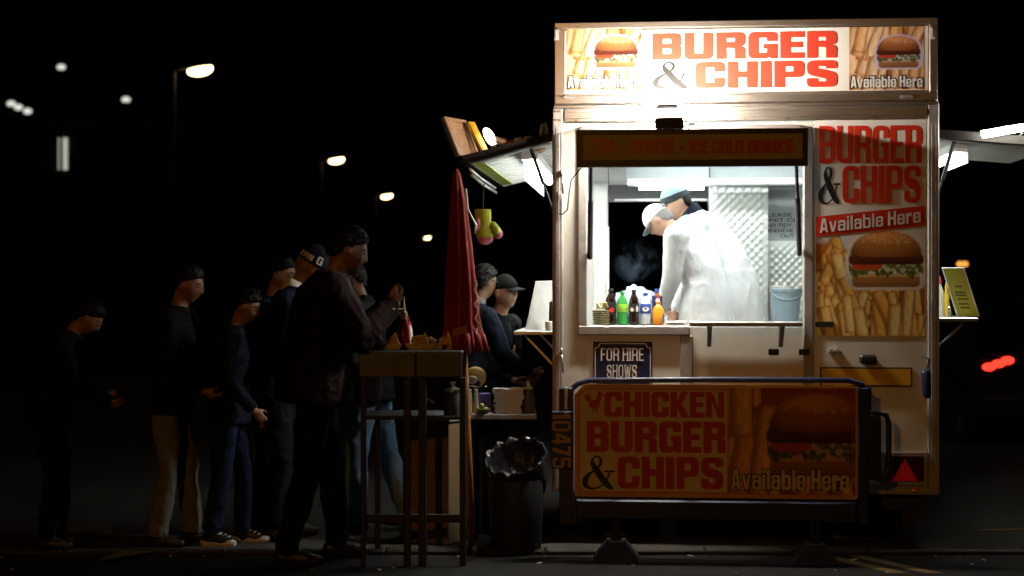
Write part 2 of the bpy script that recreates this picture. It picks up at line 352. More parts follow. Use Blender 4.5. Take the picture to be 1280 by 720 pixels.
def curve_mesh(loops, th, name='lettering', offset=0):
    cu = bpy.data.curves.new('tmp', 'CURVE'); cu.dimensions = '2D'; cu.fill_mode = 'BOTH'; cu.extrude = th / 2; cu.offset = offset
    for lp in loops:
        sp = cu.splines.new('POLY'); sp.points.add(len(lp) - 1)
        for k, p in enumerate(lp): sp.points[k].co = (p[0], p[1], 0, 1)
        sp.use_cyclic_u = True
    return solid_from_curve(cu, name)
def solid_from_curve(cu, name):
    o = bpy.data.objects.new('tmp', cu); COL.objects.link(o)
    dg = bpy.context.evaluated_depsgraph_get()
    me = bpy.data.meshes.new_from_object(o.evaluated_get(dg)); me.name = name
    bpy.data.objects.remove(o); bpy.data.curves.remove(cu); return me
def text_loops(txt, x0, x1, y0, y1, s=.36, b=.2, gap=.07, space=.45):
    H = y1 - y0; tot = 0; items = []
    for ch in txt:
        if ch == ' ': tot += space; continue
        w, lp = glyph(ch, s, b); items.append((tot, w, lp)); tot += w + gap
    tot -= gap; k = (x1 - x0) / tot; loops = []
    for off, w, lp in items:
        asp = w * k / H
        for l in lp: loops.append([(x0 + off * k + p.x * H, y0 + p.y * H) for p in rounded(l, asp)])
    return loops
def face_front(me, v):                                              # XY lettering -> trailer (u, v, w)
    me.transform(Matrix(((1, 0, 0, 0), (0, 0, -1, v), (0, 1, 0, 0), (0, 0, 0, 1)))); return me
def put_text(txt, x0, x1, w0, w1, v, m, parent, th=.003, name='lettering', offset=0, slope=0, **kw):
    me = curve_mesh(text_loops(txt, x0, x1, w0, w1, **kw), th, name, offset)
    if slope: me.transform(Matrix(((1, 0, 0, 0), (slope, 1, 0, -slope * x0), (0, 0, 1, 0), (0, 0, 0, 1))))
    me = face_front(me, v); me.materials.append(m)
    return link(name, me, parent)
def font_mesh(txt, x0, x1, y0, y1, th=.003, bold=0.0, name='lettering'):
    cu = bpy.data.curves.new('tmp', 'FONT'); cu.body = txt; cu.size = 1; cu.offset = bold; cu.extrude = .01; cu.space_character = 1 + bold * 1.6
    me = solid_from_curve(cu, name); co = np.empty(len(me.vertices) * 3); me.vertices.foreach_get('co', co); co = co.reshape(-1, 3)
    a = co.min(0); z = co.max(0); co[:, 0] = x0 + (co[:, 0] - a[0]) / (z[0] - a[0]) * (x1 - x0)
    co[:, 1] = y0 + (co[:, 1] - a[1]) / (z[1] - a[1]) * (y1 - y0); co[:, 2] = np.sign(co[:, 2]) * th / 2
    me.vertices.foreach_set('co', co.ravel()); me.update(); return me
def put_font(txt, x0, x1, w0, w1, v, m, parent, th=.003, bold=.02, name='lettering', slope=0):
    me = font_mesh(txt, x0, x1, w0, w1, th, bold, name)
    if slope: me.transform(Matrix(((1, 0, 0, 0), (slope, 1, 0, -slope * x0), (0, 0, 1, 0), (0, 0, 0, 1))))
    me = face_front(me, v); me.materials.append(m); return link(name, me, parent)
def bez(pts, n=14):                                                 # Catmull-Rom through (x, y, width)
    P = [np.array(p, float) for p in pts]; P = [2 * P[0] - P[1]] + P + [2 * P[-1] - P[-2]]; out = []
    for i in range(1, len(P) - 2):
        for k in range(n):
            t = k / n; a, b, c, d = P[i - 1:i + 3]
            out.append(.5 * ((2 * b) + (-a + c) * t + (2 * a - 5 * b + 4 * c - d) * t * t + (-a + 3 * b - 3 * c + d) * t ** 3))
    out.append(P[-2]); return out
def put_amp(x0, x1, w0, w1, v, m, parent, name='ampersand', fat=1.0, lift=.002):
    """a bold serif ampersand drawn as one pen stroke of changing width"""
    st = [(.98,.02,.03),(.86,.06,.16),(.66,.25,.20),(.46,.52,.20),(.31,.74,.15),(.30,.88,.07),(.42,.975,.05),(.555,.90,.09),(.56,.76,.10),(.45,.62,.06),(.24,.47,.09),(.08,.30,.17),(.07,.13,.16),(.20,.03,.10),(.38,.015,.06),(.58,.10,.05),(.74,.26,.05),(.83,.44,.06),(.86,.53,.05)]
    pts = bez(st); mb = MB(); n = len(pts)
    Wd = x1 - x0; Hh = w1 - w0; L_ = []; R_ = []
    for i, p in enumerate(pts):
        a = pts[max(0, i - 1)]; c = pts[min(n - 1, i + 1)]; t = np.array([(c[0] - a[0]) * Wd, (c[1] - a[1]) * Hh]); t /= (np.linalg.norm(t) + 1e-9)
        nn = np.array([-t[1], t[0]]); w = p[2] * .5 * fat * (Wd + Hh) / 2; zz = v - lift * (.2 + .8 * i / n)
        x = x0 + p[0] * Wd; y = w0 + p[1] * Hh
        L_.append((x + nn[0] * w, zz, y + nn[1] * w)); R_.append((x - nn[0] * w, zz, y - nn[1] * w))
    fs = [(i, i + 1, n + i + 1, n + i) for i in range(n - 1)]
    mb.add(L_ + R_, fs)
    q = v - lift * 1.2
    mb.quad((x0 + .68 * Wd, q, w0 + .50 * Hh), (x0 + 1.02 * Wd, q, w0 + .50 * Hh), (x0 + 1.02 * Wd, q, w0 + .555 * Hh), (x0 + .68 * Wd, q, w0 + .555 * Hh))
    return mb.build(name, m, parent)

# ------------------------------------------------------------------ printed food pictures (ink stored per vertex of a fine grid)
class Canvas:
    def __init__(s, W_, H_, n, bgc):
        s.nx = n; s.ny = max(2, int(n * H_ / W_)); s.W = W_; s.H = H_
        s.x, s.y = np.meshgrid(np.linspace(0, W_, s.nx), np.linspace(0, H_, s.ny)); s.c = np.empty((s.ny, s.nx, 3)); s.c[:] = bgc
    def put(s, a, col): s.c += (np.asarray(col) - s.c) * np.clip(a, 0, 1)[..., None]
    def chip(s, cx, cy, L, w, ang, tone):
        dx, dy = s.x - cx, s.y - cy; a = dx * math.cos(ang) + dy * math.sin(ang); b = -dx * math.sin(ang) + dy * math.cos(ang)
        d = np.maximum(np.abs(a) - L / 2 + w * .3, 0); e = np.hypot(d, np.abs(b)) / (w / 2)
        d = np.maximum(np.abs(a) - L / 2 + w * .12, 0); e = np.maximum(d / (w * .12), np.abs(b) / (w / 2)); m = np.clip((1 - e) * 9, 0, 1)
        sh = 1 - .30 * np.clip(e, 0, 1) ** 4 + .10 * np.sin(a / w * 5 + cx * 90) * np.sin(b / w * 9 + cy * 70); side = (b / w > .16)
        sh = sh * (1.04 - .30 * np.clip(b / w + .1, -.5, 1) - .25 * np.clip(np.abs(a) / L * 2 - .5, 0, 1)) + .16 * np.exp(-((b / w + .18) / .10) ** 2)
        col = np.array(tone) * sh[..., None]; col = np.where((b / w > .24)[..., None], col * np.array([.78, .60, .42]), col); tip = np.abs(a) > L / 2 - w * .22
        col = np.where(tip[..., None], col * np.array([.86, .66, .5]), col)
        s.put(np.clip((1.3 - e) * 3.4, 0, 1) * .8, (.20, .05, .006)); s.c += (col - s.c) * m[..., None]
    def chips(s, n, x0, x1, y0, y1, size, seed, spread=.5, base=90):
        rg = np.random.default_rng(seed)
        for _ in range(n):
            t = rg.random(); tone = np.array([1.0, .76, .30]) * (1 - t) + np.array([.95, .50, .09]) * t
            s.chip(rg.uniform(x0, x1), rg.uniform(y0, y1), size * rg.uniform(.7, 1.25), size * rg.uniform(.2, .3), R(base + rg.normal() * 60 * spread), tone)
    def burger(s, cx, cy, w, h, halo=True):
        X = (s.x - cx) / (w / 2); Y = (s.y - cy) / (h / 2); rg = np.random.default_rng(3)
        wob = .03 * np.sin(X * 17) + .025 * np.sin(X * 31 + 1)
        def slab(y0, y1, wd, rnd=.5):
            ym, hh = (y0 + y1) / 2, (y1 - y0) / 2; ex = np.maximum(np.abs(X) - (wd - hh * rnd), 0) / (hh * rnd + 1e-6); ey = np.abs(Y - ym) / hh
            return np.clip((1 - (ex ** 2 + ey ** 4)) * 5, 0, 1)
        dome = lambda gx, gy: np.clip((1 - (np.abs(X / (.97 + gx)) ** 2.05 + np.abs((Y - .16) / np.where(Y > .16, .84 + gy, .10 + gy)) ** 2.2)) * 7, 0, 1)
        if halo:
            hl = np.maximum.reduce([dome(.09, .10), slab(-1.1, .36, 1.1)]); s.put(hl * .92, (.8, .76, .66))
        k = slab(-.98, -.52, .90, .8); tb = np.clip((Y + .98) / .46, 0, 1)
        s.c += ((np.array([.46, .20, .05]) * (.55 + .6 * tb[..., None])) - s.c) * k[..., None]
        s.put(slab(-.62, -.50, .86), (.70, .47, .18))
        lw = .08 * np.sin(X * 9 + 2) + .05 * np.sin(X * 21) + .03 * np.sin(X * 47); s.put(np.clip((1 - np.abs((Y + .40 + lw) / .15) ** 2) * 2.5, 0, 1) * (np.abs(X) < .97), (.055, .085, .016)); s.put(np.clip((1 - np.abs((Y + .44 + lw) / .05) ** 2) * 2, 0, 1) * (np.abs(X) < .95) * (.5 + .5 * np.sin(X * 33)), (.20, .26, .06))
        s.put(np.clip((1 - np.abs((Y + .33 + wob * 1.5) / .09) ** 2) * 4, 0, 1) * (X > -.2) * (X < .85), (.58, .60, .36))
        s.put(np.clip((1 - ((X + .5) / .42) ** 4 - ((Y + .25) / .15) ** 2) * 5, 0, 1), (.55, .07, .015))
        s.put(np.clip((1 - np.abs((Y + .28 - wob * 2) / .07) ** 2) * 4, 0, 1) * (X > .0) * (X < .95), (.13, .17, .04))
        k = slab(-.20 , .17, .99, .7) * (Y < .17 + wob); g = np.clip((Y + .18) / .38, 0, 1); n = .75 + .5 * np.sin(X * 23 + Y * 9) * np.sin(X * 41 - Y * 17)
        s.c += (np.array([.13, .028, .010])[None, None] * (.5 + .9 * g * n)[..., None] - s.c) * k[..., None]
        k = dome(0, 0); lit = np.clip(.42 + .80 * (Y - .1) - .45 * (np.abs(X) ** 3) + .06 * np.sin(X * 37 + Y * 23) * np.sin(Y * 41 - X * 11), .12, 1.15)
        s.c += ((np.array([.74, .27, .055]) * lit[..., None] + np.array([.16, .10, .03]) * (np.clip(1 - ((X + .1) / .6) ** 2 - ((Y - .72) / .22) ** 2, 0, 1))[..., None]) - s.c) * k[..., None]
        for _ in range(70):
            a = rg.uniform(-.75, .75); b = rg.uniform(.5, .92)
            if (a / .9) ** 2 + ((b - .28) / .68) ** 2 < .85:
                s.put(np.clip((1 - ((X - a) / .03) ** 2 - ((Y - b) / .028) ** 2) * 3, 0, 1) * .75, (.80, .60, .30))
    def mesh(s, name, u0, w0, v, parent, tint=(1, 1, 1)):
        me = bpy.data.meshes.new(name); vs = np.stack([u0 + s.x, np.full_like(s.x, v), w0 + s.y], -1).reshape(-1, 3)
        i = np.arange(s.nx * s.ny).reshape(s.ny, s.nx); fs = np.stack([i[:-1, :-1], i[:-1, 1:], i[1:, 1:], i[1:, :-1]], -1).reshape(-1, 4)
        me.from_pydata(vs.tolist(), [], fs.tolist())
        for _ in range(2):
            g = np.pad(s.c, ((1, 1), (1, 1), (0, 0)), 'edge'); s.c = (g[1:-1, 1:-1] * 2 + g[:-2, 1:-1] + g[2:, 1:-1] + g[1:-1, :-2] + g[1:-1, 2:]) / 6
        s.c = s.c * (1 + .10 * RNG.normal(size=s.c.shape[:2]))[..., None] * np.array(tint)
        at = me.color_attributes.new('ink', 'FLOAT_COLOR', 'POINT'); c = np.ones((len(vs), 4)); c[:, :3] = np.clip(s.c, 0, 1).reshape(-1, 3)
        at.data.foreach_set('color', c.ravel().astype(np.float32)); me.materials.append(M['print']); me.update()
        return link(name, me, parent)
# ================================================================== setting
def ground():
    mb = MB(); mb.quad((-400, -60, 0), (400, -60, 0), (400, 900, 0), (-400, 900, 0)); mb.build('road', M['asphalt'], kind='structure')
    # a low kerb and the paving behind it, under the trailer and the customers
    mb = MB(); mb.box(-30, 30, 9.02, 30, 0.0, 0.02); pv = mb.build('pavement', M['pave'], kind='structure')
    mb = MB(); x = -30.0
    while x < 30:
        mb.box(x, x + .905, 8.88, 9.016, 0, .028, bev=.008); x += .915
    mb.build('kerb', M['pave'], kind='structure')
    mb = MB()
    for x0 in (2.02, 2.20):
        mb.quad((x0, 8.30, .004), (x0 + .09, 8.30, .004), (x0 - .22, 8.86, .004), (x0 - .31, 8.86, .004))
    mb.build('double_yellow_line', M['yline_and_light'], kind='structure')
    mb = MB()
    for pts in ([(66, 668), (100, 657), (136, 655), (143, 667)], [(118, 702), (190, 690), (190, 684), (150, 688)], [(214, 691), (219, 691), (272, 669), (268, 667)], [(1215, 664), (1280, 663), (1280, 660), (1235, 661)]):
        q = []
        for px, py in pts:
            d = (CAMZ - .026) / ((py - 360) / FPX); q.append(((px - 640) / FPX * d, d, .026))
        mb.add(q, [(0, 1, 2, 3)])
    mb.build('painted_light_and_lines', M['yline_and_light'], kind='structure')  # lamplit ground drawn as yellow patches, with line marks among them
ground()

# ================================================================== the catering trailer
UW = 2.2; LEN = 3.7
tr = thing('catering_trailer', 'white catering trailer with burger and chips boards and a lit serving window', 'catering trailer', tuple(ORG), -TH)
def PR(mb, x0, x1, y0, y1, v0, v1, mi=0, bev=0.0):
    u0, u1, w0, w1 = rect(x0, x1, y0, y1, v0); return mb.box(u0, u1, min(v0, v1), max(v0, v1), w0, w1, mi, bev)
wz = lambda y, v=0, x=930: T(x, y, v).z
ux = lambda x, v=0, y=360: T(x, y, v).x
W_ROOF = wz(131); W_BOT = wz(616); W_FLOOR = wz(560)
U_WIN0, U_WIN1 = ux(735), ux(1003); W_SILL = wz(408); W_HEAD = wz(163)
# front wall pieces
mb = MB(); mb.box(.05, U_WIN0 - .05, 0, .04, W_BOT, W_ROOF - .10); mb.build('front_panel', M['panel'], tr)
mb = MB(); mb.box(U_WIN0 - .05, U_WIN1 + .06, 0, .04, W_HEAD, W_ROOF - .10); mb.build('front_panel', M['panel'], tr)
mb = MB(); mb.box(U_WIN0 - .05, U_WIN1 + .06, .001, .04, W_BOT, W_SILL - .004); mb.build('front_panel', M['panel'], tr)
mb = MB(); mb.box(U_WIN1 + .065, UW - .05, -.004, .04, wz(603), W_ROOF - .105, bev=.004); door = mb.build('door_panel', M['panel'], tr)
mb = MB(); mb.box(U_WIN1 + .06, UW, -.012, .035, W_BOT, wz(604), bev=.006); mb.build('bumper_strip', M['aludark'], tr)
# corner and edge profiles
for u0, u1 in ((-.012, .052), (UW - .055, UW + .012)):
    mb = MB(); mb.box(u0, u1, -.018, .05, W_BOT + .0, W_ROOF - .005, bev=.008); mb.box(u0 + .02, u1 - .02, -.024, -.0185, W_BOT + .02, W_ROOF - .12, bev=.002); mb.build('corner_profile', M['aludark'], tr, smooth=30)
mb = MB(); mb.box(.06, UW - .06, -.020, .05, W_ROOF - .095, W_ROOF - .008, bev=.006); mb.box(.06, UW - .06, -.026, -.0205, W_ROOF - .075, W_ROOF - .035, bev=.003); mb.build('roof_rail', M['aluh'], tr, smooth=30)
mb = MB()
for k in range(9):
    u = .14 + k * .24; mb.cyl((u, -.0262, W_ROOF - .085), (u, -.032, W_ROOF - .085), .008, n=10)
for u in (.012, .035): 
    for w in (W_ROOF - .03, W_ROOF - .08): mb.cyl((u, -.0242, w), (u, -.029, w), .005, n=8)
for k in range(9):
    w = W_ROOF - .25 - k * .2
    for u in (.02, UW - .022): mb.cyl((u, -.0242, w), (u, -.029, w), .006, n=8)
mb.build('rivet_row', M['alu'], tr, kind='stuff')
# window frame
for a in ((U_WIN0 - .06, U_WIN0 - .005, W_SILL - .05), (U_WIN1 + .005, U_WIN1 + .062, W_BOT + .02)):
    fr = MB(); fr.box(a[0], a[1], -.014, .045, a[2], W_HEAD + .01, bev=.006); fr.build('window_jamb', M['aludark'], tr, smooth=30)
mb = MB(); mb.box(U_WIN0 - .058, ux(862), -.018, .10, W_SILL - .052, W_SILL + .002, bev=.006); mb.build('window_sill', M['aludark'], tr, smooth=30)
mb = MB(); mb.box(U_WIN0 - .003, ux(862), .105, .32, W_SILL - .03, W_SILL + .0, bev=.006); mb.build('inner_counter', M['steel'], tr, smooth=30)
mb = MB(); mb.box(ux(850), ux(866), -.013, .045, W_BOT + .02, W_SILL - .054, bev=.005); mb.build('panel_post', M['aludark'], tr, smooth=30)
# hinged shelf below the window
mb = MB(); u0, u1 = ux(862, -.2), ux(1003, -.2); mb.box(u0, u1, -.24, -.02, wz(408, -.2), wz(402.5, -.2), bev=.004); sh = mb.build('hinged_shelf', M['aludark'], tr, smooth=30)
for x in (886, 975):
    mb = MB(); u = ux(x); wt = wz(408, -.2) - .002
    mb.add([(u - .012, -.016, wt), (u + .012, -.016, wt), (u + .012, -.19, wt), (u - .012, -.19, wt), (u - .012, -.016, wt - .12), (u + .012, -.016, wt - .12), (u + .012, -.05, wt - .12), (u - .012, -.05, wt - .12)],
           [(0, 1, 2, 3), (4, 5, 6, 7), (0, 1, 5, 4), (1, 2, 6, 5), (2, 3, 7, 6), (3, 0, 4, 7)]); mb.build('bracket', M['aludark'], sh)
for x, y in ((967, 440), (1005, 440)):
    mb = MB(); c = T(x, y, -.015); mb.box(c.x - .03, c.x + .03, -.03, -.0145, c.z - .018, c.z + .018, bev=.004); mb.cyl((c.x, -.03, c.z), (c.x, -.045, c.z), .010, n=10); mb.build('catch', M['black'], tr, smooth=30)
# roof, floor, side walls with hatches
mb = MB(); mb.box(-.012, UW + .012, .055, LEN, W_ROOF - .06, W_ROOF, bev=.01); mb.build('roof', M['white'], tr)
mb = MB(); mb.box(0, UW, .05, LEN, W_FLOOR - .09, W_FLOOR); mb.build('floor', M['darkgrey'], tr)
H0, H1 = .18, 2.35; HW0, HW1 = wz(412, .3, 693), wz(178, .2, 693)
for u0, u1 in ((0.002, .04), (UW - .04, UW - .002)):
    mb = MB(); mb.box(u0, u1, .052, H0, W_BOT, W_ROOF - .062); mb.box(u0, u1, H1, LEN - .05, W_BOT, W_ROOF - .062)
    mb.box(u0, u1, H0 + .001, H1 - .001, W_BOT, HW0); mb.box(u0, u1, H0 + .001, H1 - .001, HW1, W_ROOF - .062); mb.build('side_wall', M['panel'], tr)
# chassis, wheels
mb = MB(); mb.box(.08, UW - .08, .10, LEN - .1, W_BOT - .10, W_BOT - .002); mb.box(.1, .18, .08, LEN, W_BOT - .2, W_BOT - .101); mb.box(UW - .18, UW - .1, .08, LEN, W_BOT - .2, W_BOT - .101); mb.build('chassis', M['blackmatte'], tr)
for u in (.22, UW - .22):
    mb = MB(); mb.lathe([(.16, -.085), (.27, -.085), (.295, -.06), (.30, 0), (.295, .06), (.27, .085), (.16, .085)], n=28)
    mb.move(Matrix.Translation((u, 1.9, .322)) @ Matrix.Rotation(R(90), 4, 'Y')); wl = mb.build('wheel', M['rubber'], tr, smooth=40)
    mb = MB(); mb.lathe([(.02, -.05), (.158, -.07), (.158, .07), (.02, .05)], n=20); mb.move(Matrix.Translation((u, 1.9, .322)) @ Matrix.Rotation(R(90), 4, 'Y')); mb.build('rim', M['aludark'], wl, smooth=40)
for u in (.35, UW - .35):
    mb = MB(); mb.cyl((u, .3, .06), (u, .3, W_BOT - .21), .022, n=10); mb.box(u - .07, u + .07, .23, .37, .022, .06, bev=.01); mb.build('corner_steady', M['blackmatte'], tr, smooth=30)
# ---- header board on the roof edge
HV = -.035
u0, u1, w0, w1 = rect(692.5, 1172.5, 24.5, 129, HV)
mb = MB(); mb.box(u0, u1, HV, HV + .10, w0, w1, bev=.004); hd = mb.build('header_board', M['aluh'], tr)
fx0, fx1, fw0, fw1 = rect(706, 1160, 36, 115, HV)
mb = MB(); f = .012
mb.box(u0 + .004, u1 - .004, HV - f, HV - .001, fw1 + .012, w1 - .004, bev=.004); mb.box(u0 + .004, u1 - .004, HV - f, HV - .001, w0 + .004, fw0 - .012, bev=.004)
mb.box(u0 + .004, fx0 - .006, HV - f, HV - .001, fw0 - .011, fw1 + .011, bev=.004); mb.box(fx1 + .006, u1 - .004, HV - f, HV - .001, fw0 - .011, fw1 + .011, bev=.004)
mb.build('frame', M['aluh'], hd, smooth=30)
mb = MB(); mb.box(u0 - .002, u1 + .002, HV - .02, HV + .09, w0 - .022, w0 - .003, bev=.004); mb.build('bottom_rail', M['aluh'], hd, smooth=30)
mb = MB(); mb.box(fx0, fx1, HV - .006, HV - .0012, fw0, fw1); mb.build('sign_face', M['signwhite'], hd)
PV = HV - .0075
put_text('BURGER', *rect(815.5, 1046, 40.5, 73.5, PV), PV - .001, M['orange'], hd, s=.36, b=.21, gap=.085)
put_text('CHIPS', *rect(869, 1046.5, 76.5, 109.5, PV), PV - .001, M['orange'], hd, s=.36, b=.21, gap=.085)
put_amp(*rect(817, 861, 77, 110.5, PV), PV, M['greyink'], hd, fat=1.05)
for x0, x1 in ((708, 802), (1061.5, 1155)):
    p0, p1, q0, q1 = rect(x0, x1, 33.5, 112, PV); w_, h_ = p1 - p0, q1 - q0
    cv = Canvas(w_, h_, 190, (.46, .12, .015)); cv.chips(40, 0, w_, 0, h_ * 1.02, h_ * .62, 11, .22, 82); cv.chips(9, 0, w_ * .3, 0, h_, h_ * .75, 12, .15, 84)
    cv.burger(w_ * .66, h_ * .60, w_ * .60, h_ * .52); cv.mesh('food_picture', p0, q0, PV - .0005, hd, (.66, .60, .95))
    b = rect(x0 + 2, x1 - 2, 95, 109, PV)
    put_text('Available Here', *b, PV - .002, M['ink'], hd, th=.001, s=.33, b=.16, gap=.16, offset=.006)
    put_text('Available Here', *b, PV - .0035, M['signwhite'], hd, th=.001, s=.33, b=.16, gap=.16)
for x, y in ((697, 42), (1167, 40), (712, 122), (1133, 121)):
    mb = MB(); c = T(x, y, HV - .013)
    if y < 60: mb.box(c.x - .022, c.x + .008, c.y - .014, c.y + .0, c.z - .04, c.z + .03, bev=.004); mb.cyl((c.x - .01, c.y - .02, c.z - .03), (c.x - .01, c.y - .02, c.z + .02), .008, n=8)
    else: mb.box(c.x - .03, c.x + .03, c.y - .012, c.y, c.z - .01, c.z + .012, bev=.003); mb.cyl((c.x - .035, c.y - .014, c.z), (c.x + .035, c.y - .014, c.z), .006, n=8)
    mb.build('hinge', M['aludark'], hd, smooth=30)
# ---- raised window flap with the drinks fascia
FV = -.78
u0, u1, w0, w1 = rect(721, 1010.5, 161, 208, FV)
mb = MB(); mb.add([(u0, FV + .05, w1 - .006), (u1, FV + .05, w1 - .006), (u1, -.03, W_HEAD + .03), (u0, -.03, W_HEAD + .03), (u0, FV + .05, w1 - .04), (u1, FV + .05, w1 - .04), (u1, -.03, W_HEAD - .004), (u0, -.03, W_HEAD - .004)],
   [(0, 1, 2, 3), (4, 7, 6, 5), (0, 4, 5, 1), (1, 5, 6, 2), (2, 6, 7, 3), (3, 7, 4, 0)]); flap = mb.build('window_flap', M['white'], tr)
mb = MB(); mb.box(u0, u1, FV, FV + .048, w0, w1, bev=.004); fas = mb.build('drinks_fascia', M['black'], flap)
b = rect(729, 1003, 168, 199.5, FV); mb = MB(); mb.box(b[0], b[1], FV - .004, FV - .001, b[2], b[3]); mb.build('sign_face', M['tea'], flap)
for txt, x0, x1 in (('TEA', 741, 769), ('COFFEE', 789, 843), ('ICE COLD DRINKS', 862, 991)):
    put_text(txt, *rect(x0, x1, 174.5, 192, FV), FV - .006, M['red'], flap, s=.36, b=.22, gap=.07)
for x in (778.5, 852):
    c = T(x, 184, FV - .006); mb = MB(); mb.cyl((c.x, FV - .0045, c.z), (c.x, FV - .0075, c.z), .014, n=14); mb.build('bullet', M['red'], flap)
for uu in (u0 + .03, u1 - .03):                                     # gas struts
    mb = MB(); a = Vector((uu + (.045 if uu < 1 else -.03), FV + .08, w1 - .05)); e = Vector((U_WIN0 + .01 if uu < 1 else U_WIN1 - .015, .02, wz(322) if uu < 1 else wz(318)))
    mid = a.lerp(e, .5); mb.cyl(a, mid, .010, n=8); mb.cyl(mid, e, .015, n=8); mb.build('gas_strut', M['black'], flap, smooth=30)
mb = MB(); mb.box(ux(750), ux(886), -.16, -.08, W_HEAD - .052, W_HEAD - .012, bev=.006); tb = mb.build('tube_fitting', M['white'], flap)
mb = MB(); mb.box(ux(748), ux(888), -.078, -.072, W_HEAD - .125, W_HEAD - .0125); mb.build('added_light_shield', M['white'], tb)  # hidden plate added to keep the tube's light out of the window
mb = MB(); mb.cyl((ux(757), -.12, W_HEAD - .068), (ux(880), -.12, W_HEAD - .068), .013, n=10); mb.build('lamp_tube', M['warmtube'], tb)
# floodlights standing on the flap, aimed back up at the header
fl = MB(); c = T(837, 154.5, -.68); cw = w1 + .012
fl.add([(c.x - .078, -.73, cw), (c.x + .078, -.73, cw), (c.x + .07, -.73, cw + .055), (c.x - .078, -.73, cw + .055), (c.x - .07, -.64, cw), (c.x + .07, -.64, cw), (c.x + .065, -.69, cw + .05), (c.x - .07, -.69, cw + .05)],
   [(0, 1, 2, 3), (4, 7, 6, 5), (0, 4, 5, 1), (1, 5, 6, 2), (2, 6, 7, 3), (3, 7, 4, 0)]); fld = fl.build('floodlight', M['blackmatte'], flap)
mb = MB(); mb.quad((c.x - .055, -.6555, cw + .012), (c.x + .052, -.6555, cw + .012), (c.x + .05, -.6775, cw + .038), (c.x - .055, -.6775, cw + .038)); mb.build('lens', M['flood2'], fld)
mb = MB(); mb.tube([(c.x - .03, -.70, cw - .02), (c.x - .03, -.70, cw + .004)], .012); mb.build('stand', M['black'], fld)
mb = MB(); base = Vector((ux(861, -.6), -.60, w1 - .01)); ht = T(862, 138, -.60).z
hx0, hx1, hw0, hw1 = rect(822, 846, 130, 134.5, -.66)
mb.tube([base, (base.x, -.60, ht - .01), (base.x - .006, -.605, ht + .01), (base.x - .03, -.615, hw0 + .012), (hx1 - .01, -.63, hw0 + .012)], .005, n=8); mb.cyl((base.x, -.60, w1 + .045), (base.x + .035, -.60, w1 + .045), .007, n=8)
mb.build('arm_lamp', M['black'], flap, smooth=40); al = flap.children[-1]
hc = Vector(((hx0 + hx1) / 2, -.66, (hw0 + hw1) / 2 + .002))
aim = Vector((.06, .82, .36)).normalized(); side = Vector((1, -.10, 0)).normalized()
side = (side - aim * side.dot(aim)).normalized(); up = side.cross(aim)
Q = Matrix((side, aim, up)).transposed().to_4x4(); Q.translation = hc
mb = MB(); mb.box(-.056, .056, -.03, .0, -.011, .011, bev=.005); mb.move(Q); mb.build('lamp_head', M['black'], al)
mb = MB(); mb.quad((-.052, .002, -.0095), (.052, .002, -.0095), (.052, .002, .0095), (-.052, .002, .0095)); mb.move(Q); mb.build('lens', M['flood'], al)
mb = MB(); a = T(720, 193, -.3); mb.tube([(u0 + .01, FV + .3, w0 + .02), T(714, 225, -.05), T(711, 245, -.03), T(709.5, 262, -.03), T(703, 268, -.03), T(698, 266, -.03), T(697, 240, -.03)], .0042, n=6); mb.build('cable', M['black'], tr, smooth=True)
# ---- tall poster on the door
PV = -.0065; u0, u1, w0, w1 = rect(1018.5, 1157.5, 150, 420.5, PV)
mb = MB(); mb.box(u0, u1, PV, -.0042, w0, w1); po = mb.build('poster', M['signwhite'], tr)
put_text('BURGER', *rect(1024, 1152, 157, 204, PV), PV - .0035, M['red'], po, s=.33, b=.13, gap=.09, th=.002)
put_text('CHIPS', *rect(1053, 1151, 207, 254, PV), PV - .0035, M['red'], po, s=.33, b=.13, gap=.09, th=.002)
put_amp(*rect(1024, 1050, 208, 255, PV), PV - .001, M['ink'], po, fat=.95)
a, b_, c, d = T(1020, 296, PV), T(1156.5, 282, PV), T(1156.5, 257, PV), T(1020, 271, PV)
mb = MB(); q = PV - .0035; mb.quad((a.x, q, a.z), (b_.x, q, b_.z), (c.x, q, c.z), (d.x, q, d.z)); mb.build('red_band', M['red'], po)
x0, x1, z0, z1 = rect(1025, 1150.5, 273.5, 291, PV); put_text('Available Here', x0, x1, z0, z1, PV - .0055, M['signwhite'], po, slope=.105, th=.002, s=.27, b=.17, gap=.2)
p0, p1, q0, q1 = rect(1020, 1156, 285.5, 419.5, PV); w_, h_ = p1 - p0, q1 - q0
cv = Canvas(w_, h_, 230, (.70, .68, .64)); yy = cv.y / h_; xx = cv.x / w_
edge = np.where(xx < .36, .93 - .6 * np.maximum(xx - .12, 0), .50 + .05 * np.sin(xx * 20)); cv.put(np.clip((edge - yy) * 12, 0, 1), (.40, .11, .012))
for k, (x_, y_) in enumerate(((.10, .74), (.22, .78), (.31, .72), (.08, .62), (.24, .66), (.31, .60))): cv.chip(x_ * w_, y_ * h_, h_ * .30, h_ * .09, R(60 + 25 * ((k * 37) % 5)), (.78, .44, .09))
cv.chips(46, .0, w_, 0, h_ * .50, h_ * .34, 21, .35, 88); cv.chips(10, 0, w_ * .33, h_ * .1, h_ * .75, h_ * .36, 22, .3, 84); cv.chips(16, 0, w_, 0, h_ * .26, h_ * .42, 25, .2, 92)
cv.burger(w_ * .645, h_ * .715, w_ * .70, h_ * .54); cv.mesh('food_picture', p0, q0, PV - .0012, po)
mb = MB(); b = rect(1019, 1042, 402, 409, PV); mb.box(b[0], b[1], PV - .006, PV - .0015, b[2], b[3]); mb.build('tape_strip', M['ink'], po)
